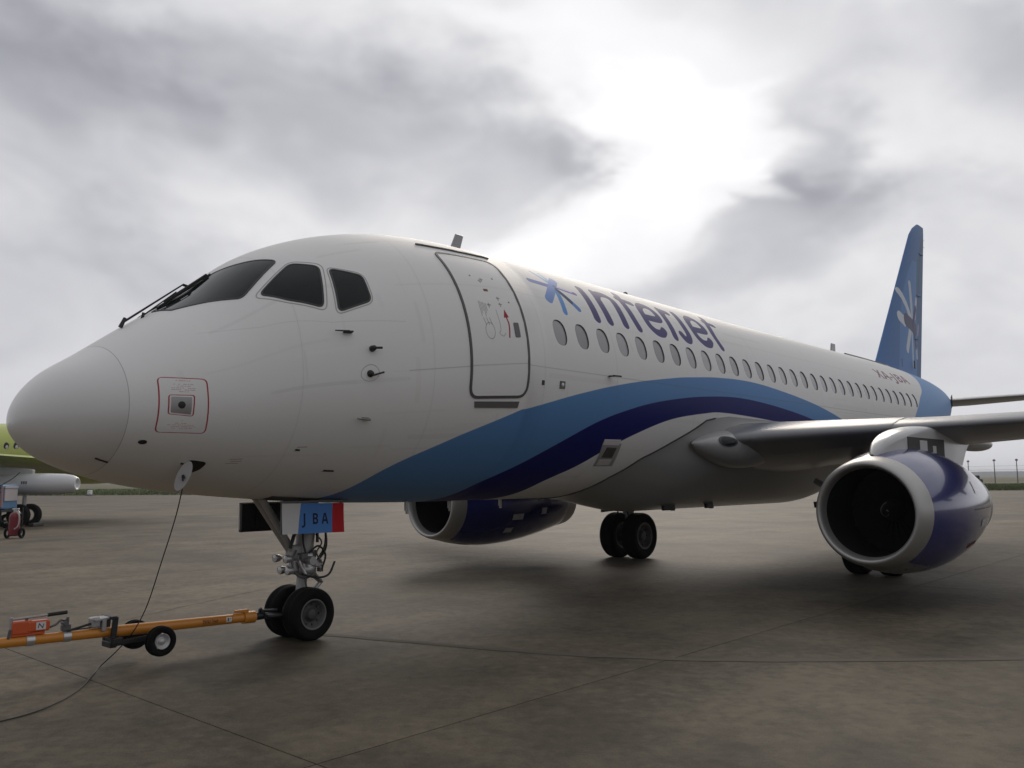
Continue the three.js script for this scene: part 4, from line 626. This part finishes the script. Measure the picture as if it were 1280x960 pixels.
function slabGeo(x0, x1, z0, z1, n, base, h) {
  const g = new THREE.BoxGeometry(x1 - x0, h, z1 - z0, n, 1, n); g.translate((x0 + x1) / 2, -h / 2, (z0 + z1) / 2);
  const p = g.attributes.position, uv = g.attributes.uv, col = new Float32Array(p.count * 3);
  for (let i = 0; i < p.count; i++) { const x = p.getX(i), z = p.getZ(i), t = toneAt(x, z, base); uv.setXY(i, x / 5.3, z / 5.3); for (let c = 0; c < 3; c++) col[i * 3 + c] = CON[c] * t; }
  g.setAttribute('color', new THREE.BufferAttribute(col, 3)); return g;
}
const apron = struct(part('apron', new THREE.PlaneGeometry(420, 420).rotateX(-Math.PI / 2).translate(30, -0.03, 0), std(rgb(0.06, 0.05, 0.036), 0.9), scene));
const GX = 1.45, GZ = 3.92, PITCH = 12, GAP = 0.006;
for (let i = -2; i < 6; i++) for (let j = -6; j < 2; j++) {
  const x0 = GX + i * PITCH + GAP, x1 = GX + (i + 1) * PITCH - GAP, z0 = GZ + j * PITCH + GAP, z1 = GZ + (j + 1) * PITCH - GAP;
  part('concrete_slab', slabGeo(x0, x1, z0, z1, Math.hypot(x0 + 2, z0 - 4) < 22 ? 56 : 20, 0.94 + rnd() * 0.12, 0.1), concrete, apron);
}
{ // beyond the slabs that can be told apart the paving runs on as one sheet
  const X0 = GX - 2 * PITCH, X1 = GX + 6 * PITCH, Z0 = GZ - 6 * PITCH, Z1 = GZ + 2 * PITCH, out = [];
  for (const [a, b, c, d] of [[-170, X0, -200, 200], [X1, 230, -200, 200], [X0, X1, -200, Z0], [X0, X1, Z1, 200]]) out.push(slabGeo(a + 0.01, b - 0.01, c + 0.01, d - 0.01, 40, 1, 0.02));
  const far = part('far_paving', merge2(out), concrete, apron); far.userData.kind = 'stuff';
}
function merge2(list) { return mergeGeometries(list.map((g) => g)); }
// hairline crack and rubber mark on the slabs, 4 mm sheets
function ribbon(pts, w, y, jit = 0) { const q = new THREE.CatmullRomCurve3(pts.map(([x, z]) => V(x, y, z))).getPoints(90); return grid(90, 1, (u, v) => { const i = Math.round(u * 90), a = q[Math.max(i - 1, 0)], b = q[Math.min(i + 1, 90)], t = b.clone().sub(a).normalize(), ww = w * (1 + jit * (noise3(i * 0.6, v * 9, 1) - 0.5)), j = jit * w * 3 * (noise3(i * 0.35, 5, 2) - 0.5); return q[i].clone().add(V(-t.z, 0, t.x).multiplyScalar((v - 0.5) * ww + j)); }); }
part('tyre_mark', ribbon(tyreMark, 0.13, 0.004, 0.12), std(rgb(0.088, 0.073, 0.052), 0.85), apron);
for (const [pts, w] of [[[[7.2, 4.9], [8.3, 5.5], [9.1, 5.6], [10.6, 6.4]], 0.006], [[[9, -8], [12, -9.5], [16, -10.2]], 0.014]]) part('crack', ribbon(pts, w, 0.004, 1.1), std(rgb(0.06, 0.052, 0.042), 0.9), apron);
part('crack', ribbon([[2.2, -2.4], [3.35, -2.97], [4.6, -3.6], [6, -4.25], [7.75, -5.0]], 0.012, 0.004, 0.9), std(rgb(0.035, 0.032, 0.03), 0.9), apron);
// grass field
const grassTex = noiseTex(512, (u, v) => { const n = fbm(u * 40, v * 40, 3, 4), k = fbm(u * 6, v * 6, 9, 3); return [0.3 + n * 0.28 + k * 0.1, 0.34 + n * 0.24 + k * 0.04, 0.16 + n * 0.12]; }, 1);
const dir = V(0.62, 0, 0.78), nrm = V(0.78, 0, -0.62), org = V(118, 0, -17);
const fieldPt = (s, d, y) => org.clone().addScaledVector(dir, s).addScaledVector(nrm, d).setY(y);
const fieldStrip = (d0, d1, y, ns, w = 2500) => grid(ns, 8, (u, v) => { const s = lerp(-w, w, u), d = lerp(d0, d1, v); return fieldPt(s, d, y); }, (u, v, q) => [q.x / 14, q.z / 14]);
const field = struct(part('grass_field', fieldStrip(9, 4000, 0.012, 60, 5000), std(rgb(0.3, 0.29, 0.16), 0.95, 0, { map: grassTex }), scene));
struct(part('grass_verge', fieldStrip(0, 95, 0.03, 60, 1500), std(rgb(0.12, 0.2, 0.06), 0.95, 0, { map: grassTex }), scene));
{ // grass tufts along the verge
  const blades = [], g0 = new THREE.ConeGeometry(0.05, 1, 3, 1, true); g0.translate(0, 0.5, 0);
  const im = new THREE.InstancedMesh(g0, std(rgb(0.045, 0.07, 0.018), 0.95), 26000); im.name = 'verge_grass';
  const m = new THREE.Matrix4(), q = new THREE.Quaternion(), col = new THREE.Color();
  for (let i = 0; i < 26000; i++) {
    const left = rnd() < 0.4, s = left ? lerp(-160, -60, rnd()) : lerp(-14, 70, rnd()), d = 0.1 + Math.pow(rnd(), 1.5) * 60, h = 0.16 + rnd() * 0.3, p = fieldPt(s, d, 0.02), w = 1.6 + d * 0.08;
    q.setFromEuler(new THREE.Euler((rnd() - 0.5) * 0.7, rnd() * 6.28, (rnd() - 0.5) * 0.7)); m.compose(p, q, V(w, h, w)); im.setMatrixAt(i, m); const t = 0.6 + rnd() * 0.8; im.setColorAt(i, col.setRGB(t * (0.9 + rnd() * 0.4), t, t * 0.7));
  }
  im.userData.kind = 'stuff'; tag(im, 'rough dark green grass on the verge along the apron edge', 'grass'); im.castShadow = im.receiveShadow = true; scene.add(im);
}
{ // low wooded rise on the horizon
  const g = grid(240, 3, (u, v) => { const s = lerp(-4200, 4200, u), h = 3 + 9 * fbm(u * 40, 1, 1, 4) + 6 * fbm(u * 9, 4, 1, 3); return fieldPt(s, 1900 + v * 160, [0, h, h * 0.9, 0][Math.round(v * 3)]); });
  struct(part('hills', g, std(rgb(0.06, 0.075, 0.06), 1), scene));
}
scene.fog = new THREE.FogExp2(0xc9ccd0, 0.00032);

// ================================================================ FAR SIDE: posts and the van-like shape beyond the engine
function lampPost(x, z, label) {
  const t = thing('light_pole', label, 'pole', [x, 0, z], 0, 'light poles along the far edge of the field');
  part('post', lathe([[0.22, 0], [0.2, 0.1], [0.13, 0.2], [0.09, 5.4]], 'y', [0, 0, 0], 12), std(rgb(0.12, 0.12, 0.12), 0.6), t);
  part('lamp_head', merge([box(0.7, 0.34, 0.5, 0.1, 5.45, 0), box(0.4, 0.1, 0.3, 0.1, 5.68, 0)]), std(rgb(0.14, 0.14, 0.14), 0.6), t);
  return t;
}
lampPost(230, -45, 'dark light pole in the field, the middle one right of the blue engine');
lampPost(229, -40, 'dark light pole in the field, the rightmost one by the photo edge');
lampPost(240, -53.3, 'dark light pole in the field, the one nearest the blue engine');
tag(part('fence_wires', merge([3.2, 4.1].flatMap((y) => [rod([262, y + 0.3, -70.5], [240, y, -53.3], 0.02, 0.02, 5), rod([240, y, -53.3], [230, y, -45], 0.02, 0.02, 5), rod([230, y, -45], [229, y, -40], 0.02, 0.02, 5), rod([229, y, -40], [228, y, -34], 0.02, 0.02, 5)])), M.greyDark, scene), 'thin wires strung between the light poles in the field', 'wire');
{
  const t = thing('parked_van', 'small dark van far off, just above the near engine', 'van', [164, 0, -33.1], R(40));
  part('van_body', merge([box(3.6, 0.75, 1.5, 0, 0.85, 0, 0, 0, 0, 0.12), box(2.5, 0.75, 1.4, 0.3, 1.5, 0, 0, 0, 0, 0.2)]), std(rgb(0.012, 0.012, 0.014), 0.4), t);
  part('van_window', merge([box(2.2, 0.4, 1.42, 0.3, 1.55, 0, 0, 0, 0, 0.05)]), M.glass, t);
  for (const x of [-1.1, 1.1]) for (const z of [0.65, -0.65]) part('wheel', tyreGeo(0.33, 0.2, [x, 0.33, z]), M.rubber, t);
}
for (const [x, z, label] of [[43.6, -106.5, 'small white marker block on the grass edge under the nose']]) { const t = thing('edge_marker', label, 'marker', [x, 0, z], 0.6); part('marker_body', merge([box(0.55, 0.6, 0.5, 0, 0.4, 0, 0, 0, 0, 0.12), box(0.4, 0.3, 0.4, -0.25, 0.25, 0.2, 0, 0, 0, 0.1)]), std(rgb(0.55, 0.55, 0.54), 0.6), t); part('marker_foot', box(1, 0.08, 0.7, 0, 0.06, 0), M.greyDark, t); }
tag(part('runway_edge_line', box(26, 0.08, 0.6, 243, 0.14, -38, R(-51), 0, 0, 0.02), std(rgb(0.6, 0.6, 0.58), 0.7), scene), 'thin pale kerb line in the grass by the rightmost pole', 'kerb');

// ================================================================ LEFT: lime green airliner, service cart, extinguisher
{
  const turn = Math.atan2(0.739, -0.673);                             // nose to the right of the picture
  const t = thing('green_airliner', 'lime green airliner parked behind the nose at the left edge', 'airplane', [0, 0, 0]);
  const lime = phys(rgb(0.52, 0.57, 0.13), 0.4, { clearcoat: 0.5 });
  // local frame: u runs right in the picture, w away from the viewer; origin under the visible windows
  const O = V(12.4, 0, -37.9), U = V(0.673, 0, 0.739), Wd = V(0.739, 0, -0.673), m = new THREE.Matrix4().makeBasis(U, V(0, 1, 0), Wd.clone().negate()).setPosition(O);
  const P = (name, g, mat, parent = t) => part(name, g.applyMatrix4(m), mat, parent);
  // fuselage with its nose tapering out of sight
  const rr = 1.55, cy = 3.25;
  P('fuselage', lathe([[0.02, -17], [0.6, -15], [1.2, -11], [rr, -7], [rr, 3.6], [rr * 0.95, 5.0], [rr * 0.8, 6.2], [rr * 0.52, 7.1], [0.2, 7.6], [0.001, 7.65]].map(([r, x]) => [r, x]), 'x', [0, cy, -rr], 48), lime);
  for (let k = -8; k <= 4; k++) { const g = new THREE.SphereGeometry(1, 16, 10); g.scale(0.13, 0.19, 0.03); g.translate(k * 0.48, 3.58, -rr + Math.sqrt(rr * rr - 0.33 * 0.33) + 0.004); const w = P('cabin_window', g, M.seal); const h = new THREE.SphereGeometry(1, 12, 8); h.scale(0.07, 0.1, 0.02); h.translate(k * 0.48 + 0.05, 3.53, -rr + Math.sqrt(rr * rr - 0.28 * 0.28) + 0.025); P('pane', h, std(rgb(0.6, 0.6, 0.6), 0.3), w); }
  const wg = grid(10, 10, (u, v) => { const s = u, le = lerp(7.0, 3.6, s), ch = lerp(5.6, 2.6, s), a = v * 2 * Math.PI, cx = (1 - Math.cos(a)) / 2; return V(le - cx * ch, lerp(2.42, 2.9, s) + Math.sin(a) * 0.06 * ch * (1 - cx * 0.7) + (cx - 0.5) * -0.2, lerp(-1.0, 10, s)); });
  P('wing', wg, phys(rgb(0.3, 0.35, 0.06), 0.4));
  const nc = P('engine_nacelle', lathe([[0.3, -3.4], [0.38, -2.6], [0.44, -1.4], [0.45, -0.3], [0.42, 0.4], [0.36, 0.75], [0.27, 0.92], [0.2, 0.94], [0.17, 0.85], [0.001, 0.8]], 'x', [5.7, 1.74, 6.0], 36), phys(rgb(0.62, 0.62, 0.61), 0.3, { clearcoat: 0.5 }));
  P('nacelle_lettering', merge([0, 0.09, 0.18].map((d) => box(0.06, 0.12, 0.01, 4.55 + d, 1.8, 6.447))), M.greyDark, nc);
  P('pylon', box(1.8, 0.4, 0.2, 3.9, 2.25, 6.0, 0, R(-6), 0, 0.08), M.paintedMetal);
  for (const z of [6.7, 6.2]) { const w = P('main_wheel', tyreGeo(0.46, 0.3, [4.4 + (6.7 - z) * 0.4, 0.46, z - 0.4]), M.rubber); for (const g of rimGeo(0.46, 0.3, [4.4 + (6.7 - z) * 0.4, 0.46, z - 0.4])) P('rim', g, M.hub, w); }
  P('gear_strut', rod([4.45, 0.5, 6.05], [4.4, 2.3, 5.8], 0.09), M.gear);
  P('wheel_chock', merge([box(0.2, 0.14, 0.8, 5.05, 0.075, 6.1), box(0.2, 0.14, 0.8, 3.8, 0.075, 6.1)]), M.black);
}
{
  // blue service cart, the lead and the extinguisher stand on the apron between the two aircraft
  const U = V(0.673, 0, 0.739), Wd = V(-0.739, 0, 0.673), basis = (o) => new THREE.Matrix4().makeBasis(U, V(0, 1, 0), Wd).setPosition(V(...o));
  const c = thing('service_cart', 'blue service cart with black straps and a white end panel', 'cart', [10.02, 0, -29.05]);
  const m = basis([0, 0, 0]), P = (name, g, mat, parent = c) => part(name, g.applyMatrix4(m), mat, parent);
  P('cart_body', box(1.9, 0.95, 1.1, -1.05, 1.25, 0, 0, 0, 0, 0.04), phys(rgb(0.06, 0.19, 0.36), 0.4));
  P('strap', merge([rod([-1.9, 1.7, 0.56], [-0.2, 0.95, 0.56], 0.02), rod([-1.9, 0.95, 0.56], [-0.1, 1.45, 0.56], 0.018), rod([-1.9, 1.66, 0.56], [-0.12, 1.6, 0.56], 0.02)]), M.black);
  P('end_panel', merge([box(0.05, 0.55, 0.86, -0.085, 1.36, -0.02, 0, 0, 0, 0.012), box(0.09, 0.06, 0.9, -0.07, 1.62, 0, 0, 0, 0, 0.012)]), std(rgb(0.5, 0.46, 0.45), 0.5));
  P('edge_trim', box(0.06, 0.8, 0.06, -0.1, 1.25, 0.55), std(rgb(0.42, 0.2, 0.16), 0.5));
  for (const x of [-1.7, -0.45]) for (const z of [-0.45, 0.45]) { const w = P('wheel', tyreGeo(0.28, 0.16, [x, 0.28, z]), M.rubber); }
  P('chassis', merge([box(1.8, 0.1, 0.9, -1.05, 0.7, 0), rod([-0.45, 0.28, 0], [-0.45, 0.68, 0], 0.05), rod([-1.7, 0.28, 0], [-1.7, 0.68, 0], 0.05), rod([-0.45, 0.28, -0.4], [-0.45, 0.28, 0.4], 0.04), rod([-1.7, 0.28, -0.4], [-1.7, 0.28, 0.4], 0.04)]), M.black);
  const e = thing('fire_extinguisher', 'red wheeled fire extinguisher standing in front of the blue cart', 'fire extinguisher', [8.017, 0, -22.406]);
  const m2 = basis([0, 0, 0]), Q = (name, g, mat, parent = e) => part(name, g.applyMatrix4(m2), mat, parent);
  Q('cylinder', lathe([[0.001, 0.08], [0.14, 0.08], [0.165, 0.12], [0.165, 0.68], [0.14, 0.78], [0.07, 0.84], [0.001, 0.85]], 'y', [0, 0, 0], 28), M.red);
  Q('valve', merge([rod([0, 0.82, 0], [0, 0.95, 0], 0.045), box(0.22, 0.05, 0.05, 0.02, 0.95, 0), rod([0.1, 0.9, 0], [0.17, 0.8, 0.02], 0.02)]), M.bare);
  for (const x of [-0.235, 0.235]) { const g = tyreGeo(0.17, 0.07, [0, 0, 0]); g.rotateY(Math.PI / 2); g.translate(x, 0.17, -0.03); Q('wheel', g, M.rubber); }
  Q('frame', merge([rod([-0.2, 0.17, -0.03], [0.2, 0.17, -0.03], 0.02), rod([-0.17, 0.15, -0.12], [-0.17, 1.0, -0.16], 0.016), rod([0.17, 0.15, -0.12], [0.17, 1.0, -0.16], 0.016)]), M.black);
  Q('hose', tube([[0.1, 0.88, 0.05], [0.2, 0.7, 0.1], [0.19, 0.4, 0.14], [0.1, 0.3, 0.18]], 0.02), std(rgb(0.35, 0.33, 0.3), 0.5));
  const P0 = (u, y, w) => V(9.774, 0, -27.594).addScaledVector(U, u).addScaledVector(Wd, w).setY(y).toArray();
  tag(part('bonding_lead', tube([P0(0.0, 2.2, 0), P0(-0.12, 1.95, 0.3), P0(-0.42, 1.5, 1.2), P0(-0.55, 1.1, 2.4), P0(-0.5, 0.75, 3.6), P0(-0.42, 0.35, 4.4), P0(-0.3, 0.03, 4.7), P0(0.3, 0.025, 4.9)], 0.02, 60, 6), M.black, scene), 'black lead curving down from the green wing beside the extinguisher', 'cable');
}

scene.traverse((o) => { if (o.isMesh) { o.castShadow = true; o.receiveShadow = true; } });
renderer.render(scene, camera);
